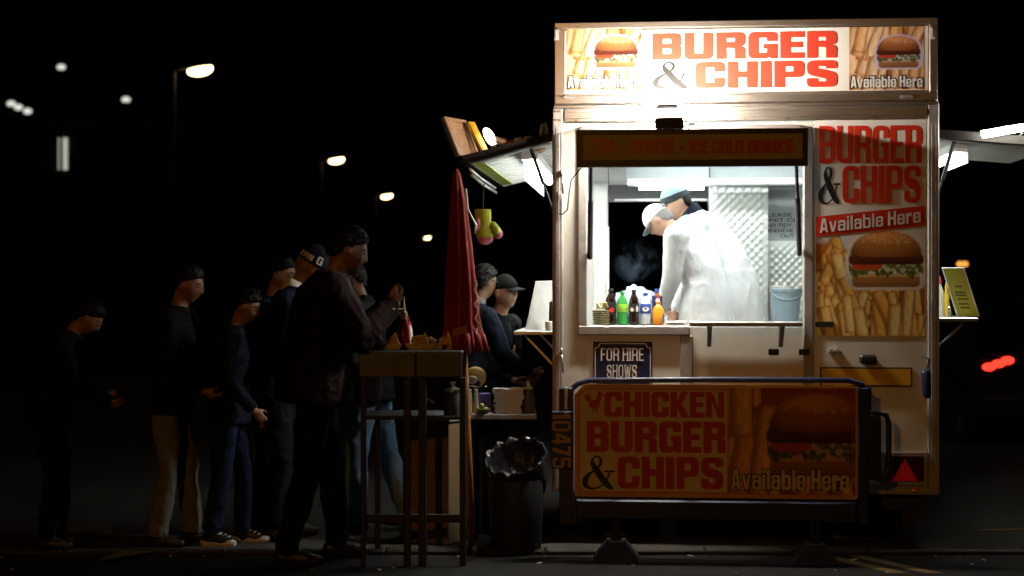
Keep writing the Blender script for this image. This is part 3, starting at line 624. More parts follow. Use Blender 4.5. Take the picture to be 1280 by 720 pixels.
# ---- hire plate, number plate, door furniture, lights
PV = -.006
b = rect(741.5, 815.5, 427, 503, PV); mb = MB(); mb.box(b[0], b[1], PV, .0005, b[2], b[3], bev=.002); pl = mb.build('hire_plate', M['navy'], tr)
def notch(x0, x1, y0, y1, r):
    return [(x0 + r, y0), (x1 - r, y0), (x1 - .7 * r, y0 - .7 * r), (x1, y0 - r), (x1, y1 + r), (x1 - .7 * r, y1 + .7 * r), (x1 - r, y1), (x0 + r, y1), (x0 + .7 * r, y1 + .7 * r), (x0, y1 + r), (x0, y0 - r), (x0 + .7 * r, y0 - .7 * r)]
i = .009; k = .014
outer = notch(b[0] + i, b[1] - i, b[3] - i, b[2] + i, .028); inner = notch(b[0] + k, b[1] - k, b[3] - k, b[2] + k, .028)
me = face_front(curve_mesh([outer, inner], .002, 'border'), PV - .001); me.materials.append(M['signwhite']); link('border', me, pl)
def serif(txt, x0, x1, y0, y1):
    z = rect(x0, x1, y0, y1, PV)
    put_text(txt, *z, PV - .002, M['signwhite'], pl, s=.25, b=.11, gap=.20, th=.002)
    # slab serifs at the stem ends
    H = z[3] - z[2]; tot = 0; mb = MB(); items = []
    for ch in txt:
        if ch == ' ': tot += .45; continue
        w = glyph(ch, .27, .09)[0]; items.append((ch, tot, w)); tot += w + .20
    kk = (z[1] - z[0]) / (tot - .20); st = .27
    for ch, off, w in items:
        stems = {'F': [(0, 0)], 'R': [], 'H': [(0, 0), (1 - st, 0), (0, 1), (1 - st, 1)], 'I': [(0, 0), (0, 1)], 'E': [], 'S': [], 'O': [], 'W': [(0, 1), (1 - st * .7, 1)]}[ch]
        for sx, top in stems:
            a = z[0] + (off + (sx * w if ch != 'I' else 0) - .09) * kk; e = a + (st * (w if ch not in 'I' else 1) + .18) * kk; y = z[2] + (H * .945 if top else 0)
            mb.box(a, e, PV - .0042, PV - .0032, y, y + H * .055)
    mb.build('serif_strip', M['signwhite'], pl)
serif('FOR HIRE', 751, 804.5, 435, 451); serif('SHOWS', 758.5, 796, 456, 472)
mb = MB(); b = rect(1025, 1140.5, 459, 483.5, -.012); mb.box(b[0], b[1], -.012, -.0045, b[2], b[3], bev=.004); npb = mb.build('number_plate', M['black'], tr)
mb = MB(); b = rect(1027, 1138.5, 461, 481.5, -.014); mb.box(b[0], b[1], -.015, -.0125, b[2], b[3]); mb.build('plate_face', M['yellowp'], npb)
mb = MB(); c = T(1043, 439.5, -.01); mb.cyl((c.x - .018, -.004, c.z), (c.x - .018, -.035, c.z), .017, n=14); mb.cyl((c.x + .018, -.004, c.z), (c.x + .018, -.03, c.z), .015, n=14); mb.box(c.x - .02, c.x + .04, -.045, -.0355, c.z - .008, c.z + .008, bev=.003); mb.build('door_lock', M['alu'], tr, smooth=30)
mb = MB(); c = T(1084.5, 449, -.03); mb.box(c.x - .048, c.x + .048, -.07, -.0045, c.z - .026, c.z + .026, bev=.012); mb.build('plate_lamp', M['black'], tr, smooth=30)
b = rect(1100, 1160, 565, 607, -.03); mb = MB(); mb.box(b[0], b[1], -.03, -.0125, b[2], b[3], bev=.004); rl = mb.build('rear_light', M['aludark'], tr)
b = rect(1106, 1155, 570, 602, -.04); mb = MB(); mb.box(b[0], b[1], -.04, -.0305, b[2], b[3], bev=.004); mb.build('lens', mat('dark_red_lens', (.05, .004, .004), .2), rl)
mb = MB(); a, b_, c = T(1115, 601, -.04), T(1147, 601, -.04), T(1131, 574, -.04)
mb.add([(a.x, -.047, a.z), (b_.x, -.047, b_.z), (c.x, -.047, c.z), (a.x, -.0405, a.z), (b_.x, -.0405, b_.z), (c.x, -.0405, c.z)], [(0, 1, 2), (3, 5, 4), (0, 3, 4, 1), (1, 4, 5, 2), (2, 5, 3, 0)])
mb.build('triangle_reflector', mat('glowing_red_reflector', (.5, .01, .006), .15, emit=(1, .02, .01), estr=.045, var=.3), rl)  # the reflector's red shine is put in as faint emission
mb = MB(); c = T(1150, 613, -.03); mb.ell((c.x - .03, -.03, c.z), .03, .016, .016); mb.build('amber_lens', mat('amber_lens', (.7, .25, .02), .15), tr, smooth=True)
mb = MB(); c = T(1157, 480, -.05)
mb.capsule((c.x, -.055, c.z + .06), (c.x + .008, -.055, c.z - .06), .028, .024); mb.tube([(c.x + .005, -.055, c.z + .06), (c.x + .02, -.05, c.z + .14), (c.x - .02, -.03, c.z + .16)], .006); mb.build('blue_cover', M['bluep'], tr, smooth=True)
for y in (217, 440):
    mb = MB(); c = T(702, y, -.03); mb.ell((c.x, -.035, c.z), .012, .015, .024); mb.tube([(c.x, -.04, c.z), (c.x + .006, -.045, c.z - .06), (c.x + .01, -.04, c.z - .12)], .006); mb.build('latch', M['alu'], tr, smooth=True)
# ---- inside
def hgrid(name, x0, x1, y0, y1, v, mt, parent, pitch, depth):
    u0, u1, w0, w1 = rect(x0, x1, y0, y1, v); nu = max(6, int((u1 - u0) / pitch * 6)); nv = max(6, int((w1 - w0) / pitch * 6))
    def fn(a, b):
        x = (u1 - u0) * a; y = (w1 - w0) * b; p = math.pi * (x + y) / pitch; q = math.pi * (x - y) / pitch
        e = min(1, 8 * min(a, 1 - a), 8 * min(b, 1 - b))
        return (u0 + x, v - depth * (abs(math.sin(p)) * abs(math.sin(q))) ** .8 * e, w0 + y)
    mb = MB(); mb.grid(fn, nu, nv); return mb.build(name, mt, parent, smooth=True)
FW = 2.55
mb = MB()
for x0, x1, y0, y1 in ((640, 760, 60, 520), (885, 1150, 60, 520), (761, 884, 60, 252), (761, 884, 392, 520)):
    u0, u1, w0, w1 = rect(x0, x1, y0, y1, FW); mb.box(max(.045, u0), min(UW - .045, u1), FW, FW + .04, max(W_FLOOR + .002, w0), min(W_ROOF - .065, w1))
mb.build('partition', M['white'], tr)
mb = MB(); PR(mb, 761, 884, 231, 251, FW - .03, FW - .002); mb.build('dark_header', M['darkgrey'], tr)
mb = MB(); PR(mb, 768, 884, 248.5, 251, FW - .045, FW - .031); mb.build('blind_rail', M['alu'], tr)
mb = MB(); PR(mb, 741, 760, 228, 410, FW - .04, FW - .002, bev=.01); mb.build('side_post', M['white'], tr)
mb = MB(); PR(mb, 757, 761.5, 283, 395, FW - .055, FW - .045, bev=.004); mb.build('grab_rail', M['white'], tr)
hgrid('quilted_panel', 886, 960, 205, 412, 2.2, M['quilt'], tr, .062, .008)
mb = MB(); u0, u1, w0, w1 = rect(886, 960, 205, 412, 2.2); mb.box(u0, u1, 2.206, FW - .003, w0, w1); mb.build('cupboard', M['steel'], tr)
hgrid('quilted_panel', 960.5, 1012, 301, 412, 2.38, M['quilt'], tr, .058, .010)
mb = MB(); PR(mb, 955, 1014, 200, 301, 2.40, 2.44); nb = mb.build('notice_panel', M['greylam'], tr)
rows = [('PLEASE KEEP', 953, 1020, 268.5), ('UNIT CLEAN', 955, 1017, 275), ('AND TIDY', 952.5, 990, 281.7), ('INSIDE AND', 960, 1018, 288.2), ('OUT', 975, 992.5, 294.8)]
for txt, x0, x1, y in rows: put_font(txt, *rect(x0, x1, y - 2.3, y + 2.3, 2.398), 2.397, M['ink'], nb, bold=.015, th=.002)
mb = MB(); PR(mb, 962, 985, 357, 405, 2.30, 2.37, bev=.01); mb.build('wall_box', M['white'], tr)
# overhead cupboard, white lip and tubes
mb = MB(); PR(mb, 783, 886, 208, 226, 1.95, 2.20); PR(mb, 887, 1006, 205, 222, 2.02, 2.19); mb.build('overhead_cupboard', M['greylam'], tr)
mb = MB(); PR(mb, 784, 1004, 222.5, 231.5, 1.90, 2.0, bev=.01); mb.build('cupboard_lip', M['white'], tr, smooth=30)
mb = MB(); b = rect(799, 880, 232, 237.5, 1.93); mb.cyl((b[0], 1.95, (b[2] + b[3]) / 2), (b[1], 1.95, (b[2] + b[3]) / 2), .013, n=10); mb.build('lamp_tube', M['cooltube'], tr)
CE = W_ROOF - .075
for v in (.62, 1.55):
    mb = MB(); mb.box(.45, 1.75, v - .06, v + .06, CE - .035, CE + .012, bev=.01); t_ = mb.build('ceiling_light', M['white'], tr)
    mb = MB(); mb.box(.48, 1.72, v - .045, v + .045, CE - .045, CE - .0365); mb.build('diffuser', M['cooltube'], t_)
mb = MB(); mb.box(.05, .62, .55, 2.3, HW0 - .10, HW0 - .04, bev=.01); mb.build('griddle_top', M['steel'], tr, smooth=30)
mb = MB(); mb.box(.06, .60, .57, 2.28, W_FLOOR + .002, HW0 - .101); mb.build('griddle_base', M['steel'], tr)
# ---- the two raised side canopies
SL = R(14)
def canopy(sgn, outl, SL, H1, rimh):
    uh = -.015 if sgn < 0 else UW + .015; wh = HW1 + .02
    o = Vector((sgn * math.cos(SL), 0, -math.sin(SL))); nrm = Vector((sgn * math.sin(SL), 0, math.cos(SL)))
    F = lambda t, v, h=0: Vector((uh, v, wh)) + o * t + nrm * h
    mb = MB(); P8 = [F(0, H0, .03), F(outl, H0, .03), F(outl, H1, .03), F(0, H1, .03), F(0, H0, 0), F(outl, H0, 0), F(outl, H1, 0), F(0, H1, 0)]
    mb.add(P8, [(0, 1, 2, 3), (4, 7, 6, 5), (0, 4, 5, 1), (1, 5, 6, 2), (2, 6, 7, 3), (3, 7, 4, 0)]); cn = mb.build('side_canopy', M['aludark'], tr)
    mb = MB(); n = 60                                              # pressed underside, ribs running outwards
    def fn(a, b):
        v = H0 + .02 + (H1 - H0 - .04) * b; k = (b * 15) % 1; d = .016 * min(1, max(0, (abs(k - .5) - .25) * 12))
        return F(.03 + (outl - .06) * a, v, -.004 - d)
    mb.grid(fn, 2, 180); mb.build('ribbed_underside', M['white'], cn)
    mb = MB()
    for v in (H0 - .012, H1 + .012): mb.bar(F(0, v, rimh / 2 - .013), F(outl + .01, v, rimh / 2 - .013), .018, rimh)
    mb.bar(F(outl + .012, H0, .01), F(outl + .012, H1, .01), .05, .018); mb.build('rim', M['rim'], cn)
    t0 = .10
    mb = MB(); mb.bar(F(t0 + .07, H0 + .10, -.05), F(t0 + .07, H1 - .3, -.05), .10, .05); ft = mb.build('canopy_light', M['white'], cn)
    mb = MB(); mb.bar(F(t0 + .125, H0 + .10, -.130 if sgn < 0 else -.105), F(t0 + .125, H1 - .3, -.130 if sgn < 0 else -.105), .004, .11 if sgn < 0 else .06); mb.build('added_shade', M['white'], ft)  # plate added to cut tube light reaching the queue and the ground
    mb = MB(); mb.cyl(F(t0 + .07, H0 + .12, -.090), F(t0 + .07, H1 - .32, -.090), .024, n=10); mb.build('lamp_tube', M['battube' if sgn < 0 else 'battube2'], ft)
    mb = MB(); mb.bar(F(.012, H0 + .02, -.08), F(.012, H1 - .1, -.08), .012, .12); mb.build('hinge_strip', M['white'], cn)
    for v in (H0 + .05,):
        e = Vector((uh - sgn * .0, v - .02, wz(265, .1, 690))); a = F(.15 if sgn < 0 else .13, v, -.02); mid = a.lerp(e, .55)
        mb = MB(); mb.cyl(a, mid, .012, n=8); mb.cyl(mid, e, .007, n=8); mb.build('gas_strut', M['black'], cn, smooth=30)
    return cn, F
cnl, FL = canopy(-1, .55, R(14), H1, .05); cnr, FR = canopy(1, .72, R(5), 1.30, .05)
mb = MB(); mb.bar(FL(.48, H0 + .04, -.024), FL(.48, H1 - .2, -.024), .09, .004); mb.build('painted_yellow_reflection', mat('yellow_reflected_light', (.55, .60, .10), .5), cnl)  # yellow-green reflected light on the underside, put in as a coloured strip
mb = MB()
for h in (-.05, -.085): mb.tube([FL(.535, H0 + .03, h), FL(.55, 1.0, h), FL(.55, 1.9, h)], .009)
mb.build('rail', M['white'], cnl, smooth=True)
mb = MB(); mb.tube([FL(.04, H0 + .05, .03), T(676, 172, .22), T(678, 156, .22), T(681, 154, .22), T(683, 160, .22), T(682, 178, .22), FL(.02, H0 + .05, .03)], .011); mb.build('folded_stay', M['aludark'], cnl, smooth=True)
mb = MB(); a, e = T(1228, 168, .10), T(1310, 154, .10); mb.cyl(a, e, .022, n=10); tl = mb.build('lamp_tube', M['battube'], cnr)
mb = MB(); mb.bar(a + Vector((.02, .05, .0)), e + Vector((.02, .05, .0)), .05, .02); mb.tube([a.lerp(e, .7), FR(.5, .3, .03)], .008); mb.build('tube_bracket', M['aludark'], cnr)
# ---- serving shelves under the side hatches
shelves = []
for sg in (-1, 1):
    u_ = -.012 if sg < 0 else UW + .012; mb = MB(); x0, x1 = (u_ - .245, u_) if sg < 0 else (u_, u_ + .26)
    wt = wz(413, .3, 670) if sg < 0 else wz(396.5, .3, 1200)
    mb.box(x0, x1, H0, 1.7, wt - .025, wt, bev=.005); s_ = mb.build('serving_shelf', M['alu'], tr, smooth=30); shelves.append((s_, wt, x0, x1))
    for v in (H0 + .12, 1.3):
        mb = MB(); mb.bar((x0 + .06 if sg < 0 else x1 - .06, v, wt - .03), (u_ + sg * .004, v, wt - .22), .025, .012); mb.build('bracket', M['alu'], s_)
# ================================================================== people
def head_shape(mb, HM, k, mi):
    def fn(p, d):
        x, y, z = d
        ph = math.atan2(y, x)
        p = Vector((x * .099, y * .077, z * .119))
        if z < 0: p.y *= 1 - .26 * (-z) ** 1.3; p.x *= 1 - .10 * (-z); p.x += .010 * (-z)
        else: p.x += -.008 * z
        if x > 0:
            yy, zz = p.y, p.z
            p.x += .026 * math.exp(-(yy / .013) ** 2) * math.exp(-((zz + .022) / (.016 if zz < -.022 else .032)) ** 2)
            p.x += .006 * math.exp(-((zz - .028) / .010) ** 2) * math.exp(-(yy / .05) ** 2)
            p.x -= .009 * math.exp(-((abs(yy) - .031) / .014) ** 2) * math.exp(-((zz - .006) / .012) ** 2)
            p.x += .007 * math.exp(-(yy / .022) ** 2) * (math.exp(-((zz + .056) / .007) ** 2) + math.exp(-((zz + .071) / .007) ** 2))
            p.x += .010 * math.exp(-(yy / .022) ** 2) * math.exp(-((zz + .100) / .016) ** 2)
            p.x += .004 * math.exp(-((abs(yy) - .045) / .016) ** 2) * math.exp(-((zz + .020) / .02) ** 2)
        return p * k
    mb.ell((0, 0, 0), 1, 1, 1, mi, 44, 34, M=None, fn=lambda p, d: HM @ fn(p, d))
    for sy in (-1, 1):
        mb.ell((0, 0, 0), 1, 1, 1, mi, 10, 8, fn=lambda p, d: HM @ (Vector((d.x * .019 - .006, d.y * .008 + sy * .080, d.z * .031 - .004 )) * k))
def frame_hand(mb, w, d, nrm, k, mi, side, curl=.6, spread=1):
    d = d.normalized(); nrm = (nrm - d * nrm.dot(d)).normalized(); s = d.cross(nrm) * side
    pc = w + d * .050 * k
    for t in (-1.2, -.4, .4, 1.2): mb.capsule(w + d * .012 * k + s * t * .012 * k, w + d * .085 * k + s * t * .019 * k, .015 * k, .012 * k, mi, 8)
    for i, (t, L) in enumerate(((-1.5, .066), (-.5, .078), (.5, .074), (1.5, .058))):
        b = w + d * .088 * k + s * t * .0175 * k; c = curl * (1 + .12 * i)
        d1 = (d * math.cos(c) + nrm * math.sin(c)).normalized(); d2 = (d * math.cos(c * 2.2) + nrm * math.sin(c * 2.2)).normalized()
        m_ = b + d1 * L * .5 * k; mb.capsule(b, m_, .0098 * k, .0088 * k, mi, 8); mb.capsule(m_, m_ + d2 * L * .55 * k, .0088 * k, .0075 * k, mi, 8)
    b = w + d * .03 * k - s * .026 * k; m_ = b + (d * .6 - s * .55 + nrm * .35).normalized() * .042 * k
    mb.capsule(b, m_, .013 * k, .0105 * k, mi, 8); mb.capsule(m_, m_ + (d * .8 + nrm * .6).normalized() * .034 * k, .0105 * k, .008 * k, mi, 8)
from mathutils import noise as MN
PEOPLE = []
def me_i(idx, i): return idx[i]
def person(label, loc, rz, H=1.75, lean=0., hp=0., hyaw=0., hands=(None, None), feet=((.02, .10), (-.02, -.10)), top='blackcloth', bottom='denim', shoe='shoe', skin='skin', hair='hair', vox=.009, bulk=1.0, crouch=0., twist=0., coat=None, neckfwd=.03, group=None, sleeve=True):
    k = H / 1.75; mb = MB(); TOP, BOT, SHO, SK = 0, 1, 2, 3
    pel = Vector((-.10 * math.sin(lean) , 0, .95 - crouch)) ; Rl = Matrix.Rotation(lean, 3, 'Y')
    half = Matrix.Rotation(lean * .5, 3, 'Y')
    waist = pel + half @ Vector((0, 0, .17)); chest = waist + Rl @ Vector((.01, 0, .20)); nb = chest + Rl @ Vector((-.005, 0, .19))
    hd = nb + Matrix.Rotation(lean + hp * .5, 3, 'Y') @ Vector((neckfwd, 0, .165))
    HM3 = Matrix.Rotation(hyaw, 3, 'Z') @ Matrix.Rotation(lean * .35 + hp, 3, 'Y')
    Z = lambda p: p * k
    def ring(c, rx, ry, rot, n=20):
        return [Z(c + rot @ Vector((rx * bulk * math.cos(2 * math.pi * i / n), ry * bulk * math.sin(2 * math.pi * i / n), 0))) for i in range(n)]
    I3 = Matrix.Identity(3)
    mb.loft([ring(pel + Vector((0, 0, -.09)), .095, .14, I3), ring(pel + Vector((-.01, 0, -.01)), .122, .170, I3), ring(pel + Vector((0, 0, .03)), .108, .150, half)], BOT)
    hem = -.10
    mb.loft([ring(pel + half @ Vector((0, 0, hem)), *((.142, .190) if coat is None else (.11, .15)), half), ring(pel + half @ Vector((0, 0, .0)), *((.140, .186) if coat is None else (.126, .168)), half), ring(waist, .118, .158, half), ring(waist + Rl @ Vector((.005, 0, .10)), .124, .168, Rl), ring(chest, .128, .182, Rl), ring(chest + Rl @ Vector((-.005, 0, .10)), .112, .180, Rl), ring(nb + Rl @ Vector((0, 0, -.035)), .080, .125, Rl), ring(nb + Rl @ Vector((.005, 0, .015)), .062, .070, Rl)], TOP)
    mb.capsule(Z(nb + Rl @ Vector((0, 0, -.03))), Z(hd + HM3 @ Vector((-.012, 0, -.07))), .056 * k, .054 * k, SK)
    if coat is not None:                                             # long coat skirt
        n = 30; rings = []
        for t in (0, .2, .4, .6, .8, 1):
            c = pel + Vector((.02 - .03 * t, 0, .12 - t * coat)); rings.append([Z(c + bulk * Vector(((.122 + .022 * min(1, t * 4) + .02 * t) * (1 + .04 * t * math.cos(7 * a + 1)) * math.cos(a), (.164 + .024 * min(1, t * 4) + .02 * t) * (1 + .05 * math.cos(4 * a)) * math.sin(a), 0))) for a in [2 * math.pi * i / n for i in range(n)]])
        mb.loft(rings, TOP)
    tw_ = Matrix.Rotation(twist, 3, 'Z')
    for sd, ht in ((1, hands[0]), (-1, hands[1])):
        sh = chest + Rl @ tw_ @ Vector((0, sd * .185 * bulk, .115))
        if ht is None: ht = Vector((sh.x * .6 + .10, sd * .235, sh.z - .53))
        else: ht = Vector(ht)
        L1, L2 = .295, .262; v = ht - sh; D = v.length
        if D > (L1 + L2) * .985: v *= (L1 + L2) * .985 / D; ht = sh + v; D = v.length
        a = (L1 * L1 - L2 * L2 + D * D) / (2 * D); hh = math.sqrt(max(0, L1 * L1 - a * a)); hint = Vector((-.45, sd * .35, -1)); u = v.normalized(); hint = (hint - u * hint.dot(u)).normalized()
        el = sh + u * a + hint * hh
        mb.capsule(Z(chest + Rl @ tw_ @ Vector((0, sd * .10, .10))), Z(sh), .080 * k * bulk, .070 * k * bulk, TOP)
        mb.capsule(Z(sh), Z(el), .068 * k * bulk, .054 * k * bulk, TOP); mid = el.lerp(ht, .9)
        mb.capsule(Z(el), Z(mid), .053 * k * bulk, .040 * k * bulk, TOP); mb.capsule(Z(el.lerp(ht, .75)), Z(ht + (ht - el).normalized() * .02), .030 * k, .027 * k, SK)
        up = Vector((0, -sd * .75, -.3)) if abs((ht - el).normalized().z) > .7 else Vector((0, -sd * .5, .6))
        frame_hand(mb, Z(ht), (ht - el), up, k, SK, sd, .65)
    for sd, (fx, fy) in ((1, feet[0]), (-1, feet[1])):
        hip = pel + Vector((0, sd * .088, -.03)); an = Vector((fx, fy, .085)); v = an - hip; D = v.length; L1 = L2 = .421
        if D > .84: v *= .84 / D; an = hip + v; D = .84
        a = D / 2; hh = math.sqrt(max(0, L1 * L1 - a * a)); u = v.normalized(); hint = Vector((1, sd * .1, 0)); hint = (hint - u * hint.dot(u)).normalized(); kn = hip + u * a + hint * hh
        mb.capsule(Z(hip), Z(kn), .094 * k, .066 * k, BOT); mb.capsule(Z(kn), Z(an + Vector((0, 0, .02))), .066 * k, .058 * k, BOT)
        mb.capsule(Z(an + Vector((-.035, 0, -.035))), Z(an + Vector((.10, sd * .015, -.045))), .042 * k, .040 * k, SHO); mb.capsule(Z(an + Vector((.08, sd * .012, -.05))), Z(an + Vector((.155, sd * .02, -.055))), .042 * k, .030 * k, SHO)
        mb.capsule(Z(an), Z(an + Vector((0, 0, -.05))), .048 * k, .044 * k, SHO)
    HM = Matrix.Translation(Z(hd)) @ HM3.to_4x4()
    head_shape(mb, HM, k, SK)
    me0 = bpy.data.meshes.new('src'); me0.from_pydata(mb.v, [], mb.f); o = bpy.data.objects.new('src', me0); COL.objects.link(o)
    md = o.modifiers.new('r', 'REMESH'); md.mode = 'VOXEL'; md.voxel_size = vox; sm = o.modifiers.new('s', 'SMOOTH'); sm.iterations = 4; sm.factor = .5
    dg = bpy.context.evaluated_depsgraph_get(); me = bpy.data.meshes.new_from_object(o.evaluated_get(dg)); bpy.data.objects.remove(o)
    me.materials.clear()
    for n_ in (top, bottom, shoe, skin): me.materials.append(M[n_])
    me.materials.append(M['lip']); me.materials.append(M['eye']); me.materials.append(M[hair or 'hair'])
    if coat is not None: mb.m = [0 if (m_ == 1 and max(mb.v[i][2] for i in f_) > .62 * k) else m_ for m_, f_ in zip(mb.m, mb.f)]
    bv = BVHTree.FromPolygons(mb.v, mb.f); inv = HM.inverted(); idx = []
    for p in me.polygons:
        c = p.center; i = bv.find_nearest(c)[2]; m_ = mb.m[i] if i is not None else 0
        if m_ == SK:
            q = (inv @ c) / k
            if q.x > .045 and abs(q.z) < .13:
                if ((abs(q.y) - .031) / .014) ** 2 + ((q.z - .006) / .0045) ** 2 < 1: m_ = 5
                elif .012 < abs(q.y) < .052 and abs(q.z - .030 + (abs(q.y) - .03) ** 2 * 8) < .0032: m_ = 6
                elif abs(q.y) < .024 and abs(q.z + .063) < .009: m_ = 4
        idx.append(m_)
    cl = np.zeros(len(me.vertices)); 
    for p in me.polygons:
        if me_i(idx, p.index) < 2:
            for v in p.vertices: cl[v] = 1
        else:
            for v in p.vertices: cl[v] = min(cl[v], 0) - 9
    seed = Vector((len(PEOPLE) * 7.3, 1.7, 0)); nrm = [Vector(v.normal) for v in me.vertices]
    for v, c_, n_ in zip(me.vertices, cl, nrm):
        if c_ > 0:
            q = v.co; a = MN.noise(Vector((q.x * 9, q.y * 9, q.z * 5.5)) + seed); b = MN.noise(Vector((q.x * 17 + q.z * 9, q.y * 17, q.z * 13)) + seed)
            v.co = q + n_ * ((.020 if coat is None else .012) * (.5 - abs(a)) + (.008 if coat is None else .004) * (.4 - abs(b)))
    me.polygons.foreach_set('material_index', idx); me.polygons.foreach_set('use_smooth', [True] * len(idx)); me.name = 'person'; me.update()
    ob = link('person', me, None, label, 'person', group); ob.location = loc; ob.rotation_euler = (0, 0, rz)
    PEOPLE.append(ob)
    return ob, HM, k, Z, dict(hd=hd, nb=nb, chest=chest)
def headwear(ob, HM, k, kind, m, name=None, m2=None, brim=None):
    """hair or hat: a closed shell over the skull; fn gives how far it stands off the head (below 1 = inside the head)"""
    mb = MB(); rg = np.random.default_rng(len(PEOPLE))
    def on(p):
        if kind in ('short', 'crop'):
            hl = np.interp(p.x, (-.1, -.06, -.02, .015, .05, .075, .1), (-.075, -.065, -.01, .028, .046, .066, .075))
        else: hl = .028 - .09 * max(0, -p.x)
        t = min(1, max(0, (p.z - hl) / (.020 if kind in ('short', 'crop') else .006) + .5)); return t * t * (3 - 2 * t)
    k_on = {'short': 1.10, 'crop': 1.045, 'beanie': 1.13, 'cap': 1.10}[kind]
    def fn(p, d):
        q = Vector((d.x * .099, d.y * .077, d.z * .119))
        w = on(q); f = .88 + (k_on + (.03 * rg.random() if kind in ('short', 'crop') else 0) - .88) * w
        if kind == 'beanie' and w > .9 and q.z > .09: f *= 1.05
        if kind == 'cap' and w > .9 and q.z > .05: f *= 1.04
        return HM @ (q * f * k)
    mb.ell((0, 0, 0), 1, 1, 1, 0, 40, 36, fn=fn)
    if kind == 'short':                                              # loose tufts standing off the hair
        for _ in range(420):
            d = Vector(rg.normal(size=3)).normalized(); q = Vector((d.x * .099, d.y * .077, d.z * .119))
            if on(q) < .6: continue
            b0 = q * 1.07; t1 = Vector(rg.normal(size=3)) * .5 + (Vector((-.5, 0, .5)) if q.x > .035 else Vector((.1, 0, -.35))); t1 = (t1 - d * t1.dot(d)).normalized(); L = rg.uniform(.018, .040); sd = d.cross(t1) * .006
            p1 = b0 + t1 * L * .5 + d * L * .34; p2 = b0 + t1 * L + d * L * .42
            mb.add([HM @ (x * k) for x in (b0 - sd, b0 + sd, p1 + sd * .8, p1 - sd * .8, p2)], [(0, 1, 2, 3), (3, 2, 4)])
    o = mb.build(name or ('hair' if kind in ('short', 'crop') else 'hat'), m, ob, smooth=True)
    if brim:
        yaw, mm = brim; mb = MB(); n = 14; Ry = Matrix.Rotation(yaw, 4, 'Z')
        def bp(a, b, h):
            ang = (a - .5) * 2.5; r0 = .098; L = .068 * math.cos(ang * .62) ** .7
            x = math.cos(ang) * r0 + L * b; y = math.sin(ang) * (.082 + .012 * b); z = .030 - .02 * b - .9 * y * y * 3 * .4 + h
            return HM @ Ry @ (Vector((x, y, z)) * k)
        mb.grid(lambda a, b: bp(a, b, 0), n, 6); mb.grid(lambda a, b: bp(a, b, .005), n, 6)
        mb.build('brim', mm, o, smooth=True)
    return o
def collar(ob, HM, k, info, lean, m, h=.06, r=.075):
    nb = info['nb']; mb = MB(); Rl = Matrix.Rotation(lean, 3, 'Y'); n = 22; rings = []
    for rr, z in ((r + .012, -.035), (r, .01), (r - .006, h), (r - .014, h - .004), (r - .012, 0)):
        rings.append([k * (nb + Rl @ Vector((rr * .95 * math.cos(2 * math.pi * i / n) + .004, rr * math.sin(2 * math.pi * i / n), z - .02 * math.cos(2 * math.pi * i / n)))) for i in range(n)])
    mb.loft(rings, cap=False); return mb.build('collar', m, ob, smooth=True)

# the two cooks
c = T(878, 400, 1.02); L0 = R(22)
ob, HM, k, Z, inf = person('cook in white coat and white mesh cap stooping over the griddle', tw(c.x, c.y, W_FLOOR + .002), R(160) - TH, 1.565, L0, R(40), R(4), ((.30, .10, .74), (.28, -.14, .76)), top='coat', bottom='chino', hair='greyhair', coat=.62, bulk=1.24, vox=.008, neckfwd=.10)
headwear(ob, HM, k, 'crop', M['greyhair']); hat = headwear(ob, HM, k, 'cap', M['whitecap'], 'cap', brim=(0, mat('grey_cap_peak', (.10, .12, .15), .8)))
mb = MB(); mb.ell((0, 0, 0), 1, 1, 1, 0, 14, 8, fn=lambda p, d: HM @ (Vector((-.098 + d.x * .018, d.y * .036, .046 + d.z * .020)) * k)); mb.build('strap_gap', M['greyhair'], hat, smooth=True)
collar(ob, HM, k, inf, L0, mat('pale_blue_collar', (.40, .58, .75), .8), .055, .078); COOK1 = ob
c = T(908, 400, 1.42); L0 = R(34)
ob, HM, k, Z, inf = person('cook in pale blue cap with dark band looking over a shoulder', tw(c.x, c.y, W_FLOOR + .002), R(170) - TH, 1.71, L0, R(10), R(24), ((.30, .16, .74), (.28, -.12, .78)), top='coat', bottom='chino', coat=.62, bulk=1.26, vox=.008)
headwear(ob, HM, k, 'crop', M['hair']); hat = headwear(ob, HM, k, 'cap', M['bluecap'], 'cap')
mb = MB()
def band(p, d):
    q = Vector((d.x * .099, d.y * .077, d.z * .119)); on = .012 < q.z < .058
    return HM @ (q * (1.16 if on else .85) * k)
mb.ell((0, 0, 0), 1, 1, 1, 0, 36, 40, fn=band); mb.build('cap_band', mat('black_band', (.015, .02, .022), .8), hat, smooth=True)
collar(ob, HM, k, inf, L0, M['navycloth'], .075, .082)
# customers by the side hatch
def feet_at(px, d): p = W(px, 600, d); return Vector((p.x, p.y, .022))
loc = feet_at(604, 10.2)
ob, HM, k, Z, inf = person('customer in black cap with his lit face turned down, by the side hatch', loc, R(-38), 1.57, R(20), R(-12), R(-6), ((.34, .12, 1.02), (.36, -.12, 1.02)), skin='skin2', bottom='blackcloth', vox=.006)
headwear(ob, HM, k, 'crop', M['hair']); headwear(ob, HM, k, 'cap', M['blackcloth'], 'cap', brim=(R(22), M['blackcloth']))
loc = feet_at(585, 10.0)
ob, HM, k, Z, inf = person('dark haired customer in glasses seen from behind beside the parasol', loc, R(28), 1.62, R(8), R(8), R(12), ((.30, .12, 1.15), (.40, -.16, 1.05)), top='navycloth', skin='skin2', bottom='blackcloth')
headwear(ob, HM, k, 'short', M['hair'])
mb = MB(); tt = lambda x, y, z: HM @ (Vector((x, y, z)) * k)
